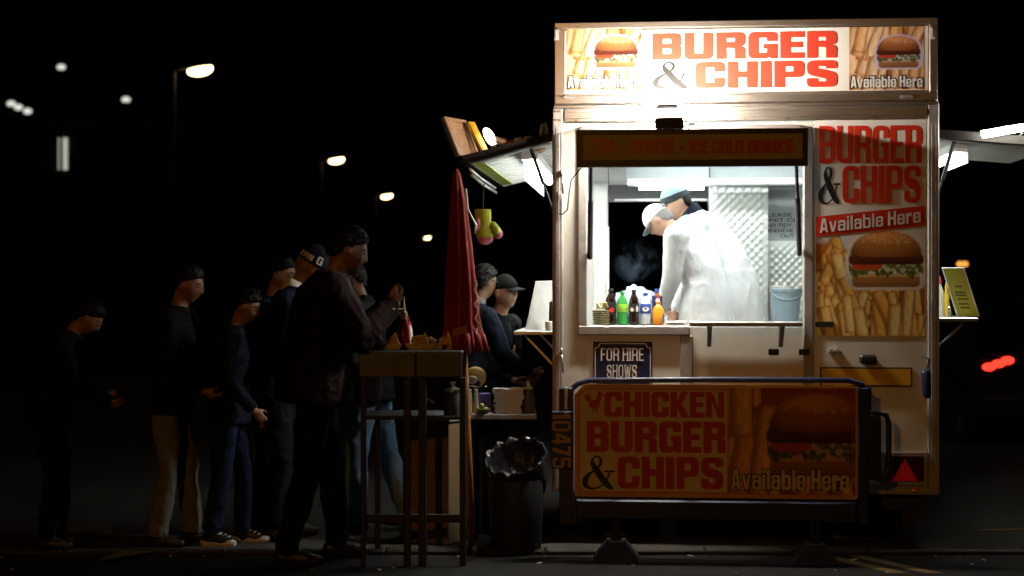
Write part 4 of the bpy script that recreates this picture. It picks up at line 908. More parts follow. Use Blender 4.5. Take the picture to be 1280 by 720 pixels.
for sy in (-1, 1): mb.tube([tt(.0, sy * .086, .012), tt(.09, sy * .074, .012)], .003, 6); mb.tube([tt(.103, sy * .031 + .022 * math.cos(a), .006 + .016 * math.sin(a)) for a in [i * math.pi / 6 for i in range(13)]], .002, 5)
mb.build('glasses', M['black'], ob, smooth=True); collar(ob, HM, k, inf, R(6), M['chino'], .05, .075)
# the big man eating at the tall table
loc = feet_at(398, 8.62); loc.z = .002; E_LOC = loc
ob, HM, k, Z, inf = person('man in dark red jacket eating at the tall table', loc, R(8), 1.84, R(10), R(20), R(4), ((.36, .07, 1.33), (.38, -.05, 1.35)), feet=((.10, .14), (-.16, -.13)), top='maroon', bottom='blackcloth', skin='skind', bulk=1.42, vox=.008)
headwear(ob, HM, k, 'short', M['hair'])
# man in the football beanie
loc = feet_at(352, 9.35)
ob, HM, k, Z, inf = person('man in navy beanie with white lettering and a white shirt collar', loc, R(-8), 1.74, R(12), R(26), R(-6), ((.34, .10, 1.2), (.34, -.1, 1.2)), top='navycloth', bottom='blackcloth', skin='skind')
hat = headwear(ob, HM, k, 'beanie', M['navycloth'], 'beanie'); collar(ob, HM, k, inf, R(12), M['paper'], .06, .08)
me = curve_mesh(text_loops('ERS', 0, .085, 0, .028, s=.3, b=.17, gap=.14), .002) 
for v in me.vertices:
    a = R(-128) + v.co.x / .098; zz = .045 + v.co.y * 1.1; rr = 1 - (zz / .16) ** 2 * .35
    p = Vector((math.cos(a) * .115 * rr, math.sin(a) * .094 * rr, zz)) * (1.035 + v.co.z * 4); v.co = HM @ (p * k)
me.materials.append(M['signwhite']); link('lettering', me, hat)
me = curve_mesh(text_loops('G', 0, .034, 0, .042, s=.3, b=.17), .002)
for v in me.vertices:
    a = R(-66) + v.co.x / .098; zz = .045 + v.co.y * 1.1; rr = 1 - (zz / .16) ** 2 * .35
    p = Vector((math.cos(a) * .115 * rr, math.sin(a) * .094 * rr, zz)) * (1.035 + v.co.z * 4); v.co = HM @ (p * k)
me.materials.append(M['signwhite']); link('emblem', me, hat)
# three in the queue, half lost in the dark
loc = feet_at(215, 9.1)
ob, HM, k, Z, inf = person('man in dark jacket and pale trousers at the back of the queue', loc, R(-6), 1.60, R(5), R(16), R(-4), ((.26, .13, .98), (.24, -.14, 1.0)), feet=((.10, .10), (-.06, -.10)), bottom='chino', skin='skind')
headwear(ob, HM, k, 'short', M['hair'])
loc = feet_at(288, 9.15)
ob, HM, k, Z, inf = person('man in navy jacket and jeans with white trimmed trainers in the queue', loc, R(-10), 1.47, R(6), R(22), R(-4), (None, (.22, -.16, .95)), feet=((.06, .10), (-.10, -.10)), top='navycloth', bottom='denim', skin='skind')
headwear(ob, HM, k, 'short', M['hair'])
for sd, (fx, fy) in ((1, (.06, .10)), (-1, (-.10, -.10))):
    mb = MB(); s = 1.47 / 1.75
    mb.capsule(Vector((fx - .04, fy, .022)) * s, Vector((fx + .15, fy + sd * .02, .022)) * s, .040 * s, .036 * s, n=10)
    for i in range(3): mb.bar(Vector((fx + .06 + .03 * i, fy - .034, .085 - .012 * i)) * s, Vector((fx + .06 + .03 * i, fy + .034, .085 - .012 * i)) * s, .012, .008)
    mb.build('trainer_sole', M['wshoe'], ob, smooth=30)
loc = feet_at(66, 9.0)
ob, HM, k, Z, inf = person('man in black hunched over food, barely lit, far end of the queue', loc, R(6), 1.45, R(18), R(36), R(-5), ((.33, .08, 1.06), (.38, -.06, 1.02)), skin='skind', bottom='blackcloth', bulk=1.1)
headwear(ob, HM, k, 'short', M['hair'])
loc = feet_at(462, 9.6)
ob, HM, k, Z, inf = person('customer in pale jeans mostly hidden behind the man in dark red', loc, R(170), 1.66, R(8), R(18), R(10), ((.30, .12, 1.1), (.32, -.12, 1.08)), feet=((.05, .11), (-.22, -.14)), bottom='paledenim', skin='skind', vox=.010)
headwear(ob, HM, k, 'short', M['hair'])
loc = feet_at(334, 9.75)
ob, HM, k, Z, inf = person('customer in blue jeans standing behind the man in the beanie', loc, R(-12), 1.66, R(5), R(10), 0, (None, None), top='navycloth', bottom='denim', skin='skind', vox=.010)
headwear(ob, HM, k, 'short', M['hair'])
# ================================================================== things on the window sill
GR = 'bottles on the window sill'
def bottle(label, x, ytop, v, liquid, capm, lab, lab_y, dx=13.5, band=None, group=GR):
    b = T(x, 408.5, v); r = dx / 2 / 213; top = T(x, ytop, v).z; z0 = W_SILL + .002; h = top - z0
    t = thing('drink_bottle', label, 'bottle', tw(b.x, v, z0), -TH, group)
    mb = MB(); pr = [(r * .75, 0), (r * .96, .006), (r, .02), (r * .95, h * .30), (r, h * .38), (r, h * .62), (r * .82, h * .74), (r * .42, h * .86), (r * .36, h * .885), (r * .36, h * .915)]
    mb.lathe(pr, n=20); mb.build('glass', liquid, t, smooth=35)
    mb = MB(); mb.lathe([(r * .44, h * .915), (r * .44, h * .995), (r * .38, h)], n=14); mb.build('cap', capm, t, smooth=30)
    if lab:
        mb = MB(); mb.lathe([(r * 1.0, h * lab_y[0]), (r * 1.025, h * lab_y[0] + .002), (r * 1.025, h * lab_y[1] - .002), (r * 1.0, h * lab_y[1])], n=20, cap=False); lo = mb.build('label', lab, t, smooth=True)
        if band:
            for col, x0, z0_, rr, hh in band:
                mb = MB(); n = 16; c = Vector((x0 * r, -r * 1.07, h * z0_))
                mb.add([c + Vector((rr * r * math.cos(2 * math.pi * i / n), .25 * r * (x0 + rr * math.cos(2 * math.pi * i / n)) ** 2, hh * r * math.sin(2 * math.pi * i / n))) for i in range(n)], [tuple(range(n))])
                mb.build('emblem', col, lo)
    return t
cola = mat('cola', (.012, .004, .003), .08, var=0, coat=.5); greenb = mat('green_bottle_plastic', (.03, .26, .05), .12, var=.1, coat=.5); clear = mat('water_bottle_plastic', (.55, .62, .68), .12, var=.1, coat=.4)
orng = mat('orange_drink', (.75, .27, .02), .12, var=.05, coat=.5); brn = mat('ginger_drink', (.20, .06, .01), .12, var=.05, coat=.5)
blab = mat('black_label', (.012, .012, .018), .3, var=.05); navl = mat('navy_label', (.015, .022, .09), .3, var=.05); lime = mat('lime_label', (.25, .55, .05), .35, var=.3, nscale=40); blul = mat('blue_label', (.03, .08, .35), .3, var=.05); orl = mat('orange_label', (.8, .32, .02), .3, var=.1)
w_, r_, bl_ = M['signwhite'], M['red'], blul
bottle('dark cola bottle standing against the wicker basket', 763.5, 361, .20, cola, M['black'], blab, (.30, .62), 14, [(r_, .2, .42, .42, .42)])
bottle('green lemonade bottle with a lime label', 778, 364, .20, greenb, greenb, lime, (.38, .62), 14)
bottle('cola bottle with round red and white emblem between the green and water bottles', 792.5, 362, .20, cola, M['black'], blab, (.36, .60), 13.5, [(w_, -.35, .44, .34, .36), (r_, -.35, .47, .30, .2), (w_, .6, .46, .22, .6)])
bottle('clear water bottle with a white oval on its blue label', 807, 366, .20, clear, blul, blul, (.36, .66), 14, [(w_, 0, .5, .6, .42), (M['ink'], .0, .5, .18, .16)])
bottle('orange drink bottle with bright orange label and blue edge', 823, 377, .18, orng, orl, orl, (.08, .62), 14.5, [(blul, .9, .3, .14, .9)])
bottle('tall cola bottle with a big red and white disc at the back', 821.5, 361, .27, brn, blul, navl, (.52, .80), 13.5, [(w_, .1, .68, .42, .44), (r_, .08, .74, .40, .24)])
b = T(752, 408, .19); t = thing('wicker_basket', 'small wicker basket of yellow sachets at the end of the sill', 'basket', tw(b.x, .19, W_SILL + .002), -TH)
wick = mat('wicker', (.10, .085, .025), .6, var=.4, nscale=40, bump=.4)
mb = MB()
for i in range(7):
    z = .008 + i * .0125; rr = .045 + .006 * i / 7
    mb.tube([(rr * math.cos(a) * (1 + .05 * (1 if (j + i) % 2 else -1)), rr * math.sin(a) * (1 + .05 * (1 if (j + i) % 2 else -1)), z) for j, a in enumerate([2 * math.pi * q / 18 for q in range(19)])], .0062, 6)
mb.lathe([(.001, .001), (.042, .001), (.047, .09), (.044, .09), (.04, .006), (.001, .006)], n=18); mb.build('basket_weave', wick, t, smooth=True)
for i in range(9):
    mb = MB(); a = i * 2.4; rr = .028 * (i % 3) / 2; mb.box(-.018, .018, -.004, .004, -.02, .025, bev=.003); mb.move(Matrix.Translation((rr * math.cos(a), rr * math.sin(a), .115)) @ Matrix.Rotation(a, 4, 'Z') @ Matrix.Rotation(R(50 * math.sin(i * 3)), 4, 'X')); mb.build('sachet', mat('yellow_sachet', (.75, .66, .32), .5) if i == 0 else bpy.data.materials['yellow_sachet'], t)
b = T(796, 404, .36); t = thing('plastic_bag', 'crumpled blue and white plastic bag behind the bottles', 'plastic bag', tw(b.x, .36 + .0, W_SILL - .028), -TH)
bagm = mat('blue_white_bag', (.35, .50, .85), .35, var=.9, nscale=14, bump=.8, bscale=30, bdist=.01)
mb = MB(); rg = np.random.default_rng(4); ph = rg.uniform(0, 6, 12)
def bagf(p, d):
    f = 1 + .10 * math.sin(7 * d.x + ph[0]) * math.sin(9 * d.z + ph[1]) + .07 * math.sin(15 * d.y + 11 * d.x + ph[2]) + .05 * math.sin(23 * d.z + 19 * d.x)
    return Vector((p.x * f, p.y * f, max(p.z * f, -.118)))
mb.ell((0, .12, .12), .155, .10, .135, fn=bagf, n=40, m=26); mb.build('bag_skin', bagm, t, smooth=True)
mb = MB(); mb.box(-.15, .15, .03, .22, -.27, -.002); 
bs = mb.build('bag_base', M['white'], None); bpy.data.objects.remove(bs)
b = T(845, 408, .16); t = thing('napkin_box', 'flat white napkin box lying on the sill', 'box', tw(b.x, .14, W_SILL + .002), -TH)
mb = MB(); mb.box(-.065, .065, -.03, .05, 0, .026, bev=.004); mb.build('carton', M['paper'], t); mb = MB(); mb.box(-.05, .045, -.0325, -.0305, .008, .014); mb.build('slot', M['ink'], t)
b = T(983, 408, 2.05); t = thing('bucket', 'pale blue grey plastic bucket hanging inside the window', 'bucket', tw(b.x, 2.05, T(983, 412, 2.05).z), -TH)
bk = mat('blue_grey_plastic', (.26, .35, .40), .4, var=.08); r0 = 17 / 176; hh = (412 - 361) / 176
mb = MB(); mb.lathe([(r0 * .82, 0), (r0 * 1.08, hh * .93), (r0 * 1.16, hh * .93), (r0 * 1.16, hh), (r0 * 1.06, hh), (r0 * .80, .01), (.001, .01)], n=28); mb.build('pail', bk, t, smooth=35)
mb = MB(); mb.tube([(r0 * 1.12 * math.cos(a), -r0 * 1.12 * math.sin(a) * .9, hh * .97 - .07 * math.sin(a)) for a in [math.pi * i / 14 for i in range(15)]], .005, 6); mb.build('handle', bk, t, smooth=True)
mb = MB(); mb.box(-.12, .12, -.12, .12, -.03, -.001, bev=.005); s_ = mb.build('stand', M['white'], t)
# steam over the griddle
def steam():
    mb = MB(); c = T(795, 328, 1.1); mb.ell((0, 0, 0), .17, .10, .17, n=18, m=12)
    m = bpy.data.materials.new('steam'); m.use_nodes = True; t = m.node_tree; t.nodes.clear(); N = t.nodes
    o = N.new('ShaderNodeOutputMaterial'); v = N.new('ShaderNodeVolumePrincipled'); v.inputs['Color'].default_value = (.55, .75, 1, 1); v.inputs['Anisotropy'].default_value = .2
    tc = N.new('ShaderNodeTexCoord'); n = N.new('ShaderNodeTexNoise'); n.inputs['Scale'].default_value = 9; n.inputs['Detail'].default_value = 4; n.inputs['Distortion'].default_value = .8; t.links.new(tc.outputs['Object'], n.inputs['Vector'])
    r = N.new('ShaderNodeValToRGB'); r.color_ramp.elements[0].position = .47; r.color_ramp.elements[1].position = .78; t.links.new(n.outputs['Fac'], r.inputs[0])
    le = N.new('ShaderNodeVectorMath'); le.operation = 'LENGTH'; sc = N.new('ShaderNodeVectorMath'); sc.operation = 'MULTIPLY'; sc.inputs[1].default_value = (6, 10, 6); t.links.new(tc.outputs['Object'], sc.inputs[0]); t.links.new(sc.outputs[0], le.inputs[0])
    mr = N.new('ShaderNodeMapRange'); mr.inputs[1].default_value = 1; mr.inputs[2].default_value = .3; mr.inputs[3].default_value = 0; mr.inputs[4].default_value = 2.6; t.links.new(le.outputs['Value'], mr.inputs[0])
    mu = N.new('ShaderNodeMath'); mu.operation = 'MULTIPLY'; t.links.new(r.outputs[0], mu.inputs[0]); t.links.new(mr.outputs[0], mu.inputs[1]); t.links.new(mu.outputs[0], v.inputs['Density']); t.links.new(v.outputs[0], o.inputs['Volume'])
    s = mb.build('steam', m, None, label='thin steam drifting up beside the stooping cook', cat='steam', kind='stuff'); s.location = tw(*c); s.rotation_euler = (0, 0, -TH)
steam()

# ================================================================== on the side shelves and canopies
s_, wt, x0, x1 = shelves[0]
t = thing('menu_board', 'pale grey menu panel leaning on the serving shelf by the hatch', 'menu board', tw(x0 + .02, .26, wt + .001), -TH)
mb = MB(); a = [T(657, 412.5, .30), T(693, 412.5, .42), T(693, 352, .42), T(670, 352, .32)]; o_ = Vector((x0 + .02, .26, wt)); th = Vector((.004, .008, 0))
q = [p - o_ for p in a]; mb.add(q + [p + th for p in q], [(0, 1, 2, 3), (7, 6, 5, 4), (0, 4, 5, 1), (1, 5, 6, 2), (2, 6, 7, 3), (3, 7, 4, 0)]); mb.build('acrylic_sheet', mat('pale_acrylic', (.55, .58, .58), .3, var=.15, nscale=5), t)
mb = MB(); mb.tube([q[0], q[3], q[2]], .004, 6); mb.build('edge_strip', M['white'], t)
mb = MB(); c = T(690, 392, .30) - o_; mb.capsule(c + Vector((0, -.02, .06)), c + Vector((0, -.02, -.085)), .016, .02); t2 = thing('squeezy_bottle', 'small black topped bottle in front of the pale menu panel', 'bottle', tw(x0 + .02, .26, wt + .001), -TH); mb.build('bottle_body', M['black'], t2, smooth=True)
mb = MB(); c = T(688, 408, .28) - o_; mb.lathe([(.001, 0), (.03, 0), (.034, .05), (.03, .055), (.001, .055)], (c.x, c.y, .001), n=16); t3 = thing('paper_cup', 'short white cup at the foot of the pale menu panel', 'cup', tw(x0 + .02, .26, wt + .001), -TH); mb.build('cup_body', M['paper'], t3, smooth=35)
s_, wt, x0, x1 = shelves[1]
t = thing('menu_board', 'dim yellow green menu board leaning on the shelf with a white edge', 'menu board', tw(x0, .30, wt + .001), -TH); o_ = Vector((x0, .30, wt))
q = [T(1197, 395.5, .42) - o_, T(1224, 395.5, .42) - o_, T(1204.5, 335, .27) - o_, T(1178, 335, .27) - o_]; th = Vector((0, .012, .002))
mb = MB(); mb.add(q + [p + th for p in q], [(0, 1, 2, 3), (7, 6, 5, 4), (0, 4, 5, 1), (1, 5, 6, 2), (2, 6, 7, 3), (3, 7, 4, 0)]); mb.build('board', mat('olive_card', (.62, .60, .06), .5, var=.15, nscale=7), t)
mb = MB(); mb.tube(q + [q[0]], .005, 6); mb.build('edge_strip', M['white'], t)
mb = MB(); A, B, Cc = q[0], q[1] - q[0], q[3] - q[0]
for y, x_, e_ in ((.60, .3, .65), (.48, .22, .72), (.42, .2, .7), (.34, .25, .75), (.24, .2, .7), (.16, .25, .7)):
    mb.quad(*[A + B * bx + Cc * by + Vector((0, -.002, 0)) for bx, by in ((x_, y), (e_, y), (e_, y + .035), (x_, y + .035))])
mb.build('faint_print', mat('olive_ink', (.16, .14, .02), .6), t)
for nm, lb, px, y0, rr, m_ in (('sauce_bottle', 'white sauce bottle with red cap beside the olive menu board', 1175, 345, .022, M['paper']), ('sauce_bottle', 'yellow mustard bottle tucked behind the olive menu board', 1183, 352, .018, mat('mustard_plastic', (.75, .5, .04), .4)), ('salt_pot', 'glass salt pot at the foot of the olive menu board', 1186, 378, .02, M['steel'])):
    c = T(px, 395.5, .50); t = thing(nm, lb, 'bottle', tw(c.x, .50, wt + .001), -TH); h = (395.5 - y0) / 207
    mb = MB(); mb.lathe([(.001, 0), (rr, 0), (rr, h * .62), (rr * .5, h * .75), (rr * .45, h * .8)], n=16); mb.build('bottle_body', m_, t, smooth=35)
    mb = MB(); mb.lathe([(rr * .55, h * .8), (rr * .5, h * .85), (rr * .15, h)], n=12); mb.build('cap', M['red'] if 'red cap' in lb else m_, t, smooth=35)
# boards standing on the left canopy
def on_canopy(F, tt, v): return F(tt, v, .032)
def leanboard(name, label, cat, t0, v, wd, ht, lean, yaw, face, back, edge, frame=None, th=.018):
    p = on_canopy(FL, t0, v); t = thing(name, label, cat, tw(*p), -TH)
    Mx = Matrix.Rotation(yaw, 4, 'Z') @ Matrix.Rotation(lean, 4, 'Y')     # board in local y-z plane, face towards +x
    mb = MB(); mb.box(-th, 0, -wd / 2, wd / 2, 0, ht); mb.move(Mx); mb.build('back_board', back, t)
    mb = MB(); mb.box(.0005, .004, -wd / 2 + .01, wd / 2 - .01, .01, ht - .01); mb.move(Mx); mb.build('face', face, t)
    if frame:
        mb = MB()
        for a, b, c, d in ((-wd / 2, wd / 2, 0, .022), (-wd / 2, wd / 2, ht - .022, ht), (-wd / 2, -wd / 2 + .022, .023, ht - .023), (wd / 2 - .022, wd / 2, .023, ht - .023)): mb.box(.0045, .014, a, b, c, d)
        mb.box(.0045, .010, -wd / 2 + .03, wd / 2 - .03, ht * .70, ht * .73)
        mb.move(Mx); mb.build('frame', frame, t)
    return t, Mx
tanm = mat('tan_print', (.50, .30, .17), .5, var=.35, nscale=9); dkm = mat('dark_board', (.03, .018, .012), .7)
leanboard('picture_board', 'framed tan picture board leaning at the tip of the raised canopy', 'sign board', .535, .30, .26, .26, R(-24), R(-24), tanm, dkm, None, frame=tanm)
leanboard('yellow_board', 'narrow yellow edged board leaning between the tan board and the round white sign', 'sign board', .42, .30, .05, .24, R(-34), R(-40), M['yellowp'], mat('bright_yellow', (.85, .50, .03), .4), None)
p = on_canopy(FL, .375, .34); t = thing('glowing_sign_disc', 'round white sign on the raised canopy, its lit face given a glow', 'lamp', tw(*p), -TH)
mb = MB(); Mx = Matrix.Translation((-.03, 0, .09)) @ Matrix.Rotation(R(-30), 4, 'Y'); mb.ell((0, 0, 0), .030, .05, .062, n=18, m=14, M=None); mb.move(Mx); mb.build('sign_glow', lamp_mat('white_sign_glow', (1, .98, .95), 6), t, smooth=True)  # brightness of the lit sign face put in as emission
mb = MB(); mb.cyl((0, 0, 0), (-.005, 0, .04), .022, .018, n=14); mb.build('sign_foot', M['black'], t, smooth=30)
p = on_canopy(FL, .25, .34); t = thing('brown_sack', 'crumpled brown sack lying along the raised canopy', 'sack', tw(*p), -TH)
sackm = mat('brown_sacking', (.40, .22, .12), .8, var=.4, nscale=25, bump=.6); mb = MB(); rg = np.random.default_rng(9)
for i in range(6):
    x = -.13 + .055 * i; z = .012 + .03 * math.exp(-((x - .08) / .05) ** 2)
    mb.ell((x - .0, rg.uniform(-.02, .02), z - x * .25), .045, .04, .020 + .03 * math.exp(-((x - .07) / .05) ** 2), n=14, m=10, fn=lambda p, d: p * (1 + .16 * math.sin(9 * d.x + i) * math.sin(8 * d.y)))
mb.build('sack_cloth', sackm, t, smooth=True)
# glove hanging from the canopy
top = T(605, 236, .42); t = thing('padded_glove', 'yellow and pink padded glove hanging on a cord under the canopy', 'glove', tw(*T(604, 281, .42)), -TH)
yel = mat('fluorescent_yellow', (.74, .82, .07), .7, var=.15, bump=.4, bscale=40); pnk = mat('pink_cloth', (.80, .22, .30), .7, var=.1, bump=.4, bscale=40); o_ = T(604, 281, .42); s = 1 / 200
mb = MB(); prof = [(-15, 5, 33), (-17, 6, 30), (-17, 7, 20), (-15, 9, 8), (-14, 11, -6), (-12, 11, -9)]
def gr(cx, rx, ry, z, n=22): return [Vector((cx + rx * math.cos(2 * math.pi * i / n), ry * math.sin(2 * math.pi * i / n), z)) * s for i in range(n)]
mb.loft([gr(-.5, 10, 6, 19), gr(-.5, 10.5, 7, 15), gr(0, 10, 8, 5), gr(0, 10, 9, -4), gr(1, 10.5, 10, -12), gr(2, 10, 9, -16)]); mb.build('glove_body', yel, t, smooth=50)
mb = MB(); mb.ell(Vector((2.5, 0, -17)) * s, 10 * s, 9 * s, 7.5 * s); mb.ell(Vector((-6.5, -6.5, 0)) * s, 4 * s, 4.5 * s, 9 * s); mb.build('pink_padding', pnk, t, smooth=True)
mb = MB(); mb.capsule(Vector((12, -1, -2)) * s, Vector((17, -2, -9)) * s, 6 * s, 6.5 * s); mb.build('thumb', yel, t, smooth=True); mb = MB(); mb.ell(Vector((18.5, -2, -11)) * s, 6 * s, 5.5 * s, 6.5 * s); mb.build('thumb_tip', pnk, t, smooth=True)
mb = MB(); mb.tube([top - o_ + Vector((0, 0, .03)), Vector((0, -.01, 20 * s)), Vector((1 * s, -9.5 * s, -1 * s))], .0035, 6); mb.build('cord', M['ink'], t)

# ================================================================== red parasol on its wooden pole
d = 8.75; PB = W(590.5, 694, d); t = thing('parasol', 'closed red parasol on a slanting wooden pole beside the tall table', 'parasol', PB)
ax_top = W(570.5, 210, d) - PB; ax = ax_top.normalized(); ax.y = 0
A_ = lambda py: Vector(((570.5 + (590.5 - 570.5) * (py - 210) / 484 - 590.5) / FPX * d, 0, (694 - py) / FPX * d))
mb = MB(); mb.tube([A_(694) , A_(560), A_(433), A_(215)], [.022, .021, .019, .012], 12); mb.build('pole', M['wood'], t, smooth=True)
mb = MB(); mb.lathe([(.001, -.0), (.028, 0), (.028, .02), (.02, .035)], A_(690), n=12); mb.build('ferrule', M['blackmatte'], t, smooth=30)
rings = []; n = 64; prof = [(211, 2), (216, 5), (232, 8), (260, 11.5), (300, 15), (340, 18), (370, 20), (395, 21.5), (410, 22.5), (424, 25.5), (432, 27)]
for i, (py, rp) in enumerate(prof):
    c = A_(py); q = (py - 210) / 222; r = rp / FPX * d; rg_ = []
    for j in range(n):
        a = 2 * math.pi * j / n; f = 1 + .30 * q ** .6 * math.cos(8 * a + q * 1.6 + .4 * math.sin(3 * a)) + .10 * q * math.sin(5 * a + 2)
        f += .07 * math.sin(3 * a + q * 7) * q ** .5 + .05 * math.sin(13 * a - q * 11 + math.sin(q * 17)) * q; z = -.03 * q ** 3 * math.cos(8 * a + 1) - .02 * q ** 3 * math.sin(3 * a); rg_.append(c + Vector((r * f * .86 * math.cos(a) - .006 * q, r * f * .8 * math.sin(a), z)))
    rings.append(rg_)
mb.__init__(); mb.loft(rings); cl = mb.build('canopy', M['redcloth'], t, smooth=True)
mb = MB(); rings = []
for k2 in range(7):                                                 # the hem's loose folds
    a0 = -2.6 + k2 * .62; pts = []
    c = A_(421); e = A_(440); p = c + Vector((.105 * math.cos(a0), .09 * math.sin(a0), 0)); q = e + Vector((.135 * math.cos(a0), .12 * math.sin(a0), .01 * math.sin(k2 * 3)))
    mb.tube([c + Vector((.05 * math.cos(a0), .05 * math.sin(a0), .07)), p, q], [.012, .022, .012], 8)
mb.build('hem_fold', M['redcloth'], t, smooth=True)
mb = MB(); c = A_(413); mb.add([c + Vector((x, -.128 - .03 * (x + .03) * 0, z)) for x, z in ((-.058, -.03), (.024, -.012), (.026, .03), (-.052, .012))], [(0, 1, 2, 3)]); mb.build('orange_patch', mat('orange_patch', (.42, .12, .02), .7), t)
mb = MB(); pts = [A_(350 + i * 6) + Vector((.082 + .010 * math.sin(i * 2.2), -.062 - .012 * math.cos(i * 2.2), 0)) for i in range(12)]; mb.tube(pts, .0045, 5); mb.build('white_scrawl', M['wline'], t)
mb = MB(); mb.tube([A_(236) + Vector((.05, -.02, 0)), A_(262) + Vector((.055, -.03, 0)), A_(281) + Vector((.098, -.03, 0)), A_(292) + Vector((.088, -.03, 0))], .006, 6); mb.build('tie_strap', M['white'], t, smooth=True)

# ================================================================== the tall table and what stands on it
TY = 8.52; ZT = W(514, 438.5, TY).z
def tx(px, d=TY): return (px - 640) / FPX * d
t = thing('tall_table', 'tall black framed table with a steel fascia', 'table', (tx(514), TY + .22, .002)); TB = Vector((tx(514), TY + .22, .002))
mb = MB(); mb.box(tx(448) - TB.x, tx(579) - TB.x, -.22, .22, ZT - .02, ZT - .002, bev=.004); mb.build('table_top', M['blackmatte'], t)
for a, b in ((449, 519), (520.5, 578)):
    mb = MB(); mb.box(tx(a) - TB.x, tx(b) - TB.x, -.235, -.221, ZT - .145, ZT - .003, bev=.004); mb.build('fascia_panel', M['dullsteel'], t)
mb = MB(); mb.box(tx(452) - TB.x, tx(576) - TB.x, -.20, .215, W(0, 521, TY).z - .02, W(0, 521, TY).z, bev=.004); mb.build('lower_shelf', M['blackmatte'], t); ZS = W(0, 521, TY).z + .002
for x, y, w in ((tx(454), -.20, .03), (tx(583) - .02, -.20, .035), (tx(464), .19, .03), (tx(577), .19, .03), (tx(509), -.21, .04), (tx(528), -.21, .045)):
    mb = MB(); mb.box(x - TB.x - w / 2, x - TB.x + w / 2, y - w / 2, y + w / 2, 0, ZT - .147, bev=.004); mb.build('leg', M['blackmatte'], t)
mb = MB(); z = W(0, 650, TY).z; mb.box(tx(454) + .016 - TB.x, tx(583) - .04 - TB.x, -.19, -.165, z - .022, z + .022); mb.build('stretcher', M['blackmatte'], t)
def base(px, dy=0.0, z=None): return Vector((tx(px, TY + .22 + dy), TY + .22 + dy, (ZT if z is None else z) + .001))
chipm = mat('fried_chips', (.60, .36, .10), .6, var=.3, nscale=20); tray = mat('polystyrene_tray', (.72, .66, .55), .7, var=.06); bunm = mat('bread_bun', (.50, .26, .09), .6, var=.25, nscale=14, bump=.2); pattym = mat('burger_patty', (.07, .03, .015), .7, bump=.6)
def chip_tray(px, dy, label, n, seed, w=.17):
    t = thing('food_tray', label, 'food tray', base(px, dy), 0, 'trays of food on the tall table'); rg = np.random.default_rng(seed)
    mb = MB(); r1 = lambda s_, z: [Vector((sx * w / 2 * s_, sy * .06 * s_, z)) for sx, sy in ((-1, -1), (1, -1), (1, 1), (-1, 1))]
    mb.loft([r1(.75, 0), r1(1, .03), r1(.96, .031), r1(.72, .005)]); mb.build('tray', tray, t)
    for i in range(n):
        p = Vector((rg.uniform(-.05, .05), rg.uniform(-.035, .035), .018 + .012 * (i % 4))); a = rg.uniform(0, 6.28); e = rg.uniform(-.4, .9); L = rg.uniform(.03, .05)
        dv = Vector((math.cos(a) * math.cos(e), math.sin(a) * math.cos(e), math.sin(e))) * L; mb = MB(); mb.bar(p, p + dv, .011, .011); mb.build('chip', chipm, t)
    return t
chip_tray(466, .02, 'tray of chips with a long pale fork standing up in it', 14, 1)
mb = MB(); b = base(466, .0); tf = thing('wooden_fork', 'pale wooden fork stuck upright in the tray of chips', 'fork', (b.x + .013, b.y + .02, ZT + .02)); mb.box(-.009, .009, -.003, .003, 0, .135, bev=.002); mb.build('fork_stem', tray, tf)
chip_tray(488, -.05, 'tray with a folded napkin wedge in front of the ketchup bottle', 5, 2, .13)
chip_tray(526, -.03, 'tray heaped with chips and a bun beside the ketchup bottle', 14, 3)
chip_tray(552, .0, 'tray of two toasted bun halves near the parasol', 6, 4)
def wedge(px, dy, label, flip=1):
    t = thing('bread_slice', label, 'bread', base(px, dy) + Vector((0, 0, .028)), 0, None); mb = MB(); w = .085
    mb.add([(-w / 2, -.04, 0), (w / 2, -.04, 0), (flip * w * .2, -.03, .062), (-w / 2, .04, 0), (w / 2, .04, 0), (flip * w * .2, .03, .062)], [(0, 1, 2), (3, 5, 4), (0, 3, 4, 1), (1, 4, 5, 2), (2, 5, 3, 0)]); mb.build('crumb', bunm, t)
    mb = MB(); mb.bar((w / 2, -.042, .0), (flip * w * .2 + .002, -.032, .066), .008, .012); mb.build('crust_edge', M['paper'], t)
for px_, dy_, s_, lab_ in ((524, .03, 1.0, 'round golden bun in the tray behind the ketchup bottle'), (537, .0, .85, 'small round bun between the ketchup bottle and the toasted bread'), (471, -.06, .8, 'small browned bun at the table edge by the chips')):
    t = thing('bread_bun', lab_, 'bun', base(px_, dy_) + Vector((0, 0, .022))); mb = MB(); mb.ell((0, 0, .022 * s_), .046 * s_, .042 * s_, .034 * s_, n=18, m=12, fn=lambda p, d: p * (1 + .05 * math.sin(5 * d.x + 3 * d.y) * math.sin(6 * d.z + px_))); mb.build('crust', bunm, t, smooth=True)
wedge(490, -.06, 'triangular bread wedge with a white edge left of the ketchup bottle'.replace('left of', 'close to')); wedge(527, -.05, 'toasted bread wedge with white napkin edge between the trays'); wedge(556, -.04, 'dark toasted bread wedge nearest the parasol')
def cone_bottle(nm, label, px, dy, h, r, body, noz, nh, z=None, tip=None):
    t = thing(nm, label, 'bottle', base(px, dy, z)); mb = MB(); mb.lathe([(.001, 0), (r * .95, 0), (r, .01), (r * .96, h * .6), (r * .8, h * .85), (r * .55, h)], n=18); mb.build('bottle_body', body, t, smooth=40)
    mb = MB(); mb.lathe([(r * .62, h), (r * .6, h + nh * .3), (r * .25, h + nh * .38), (r * .12, h + nh)], n=14); mb.build('nozzle', noz, t, smooth=40); return t
cone_bottle('ketchup_bottle', 'red ketchup bottle with long pale nozzle on the tall table', 505, .05, .165, .034, mat('ketchup_plastic', (.30, .008, .008), .35), mat('pale_nozzle', (.55, .33, .12), .5), .13)
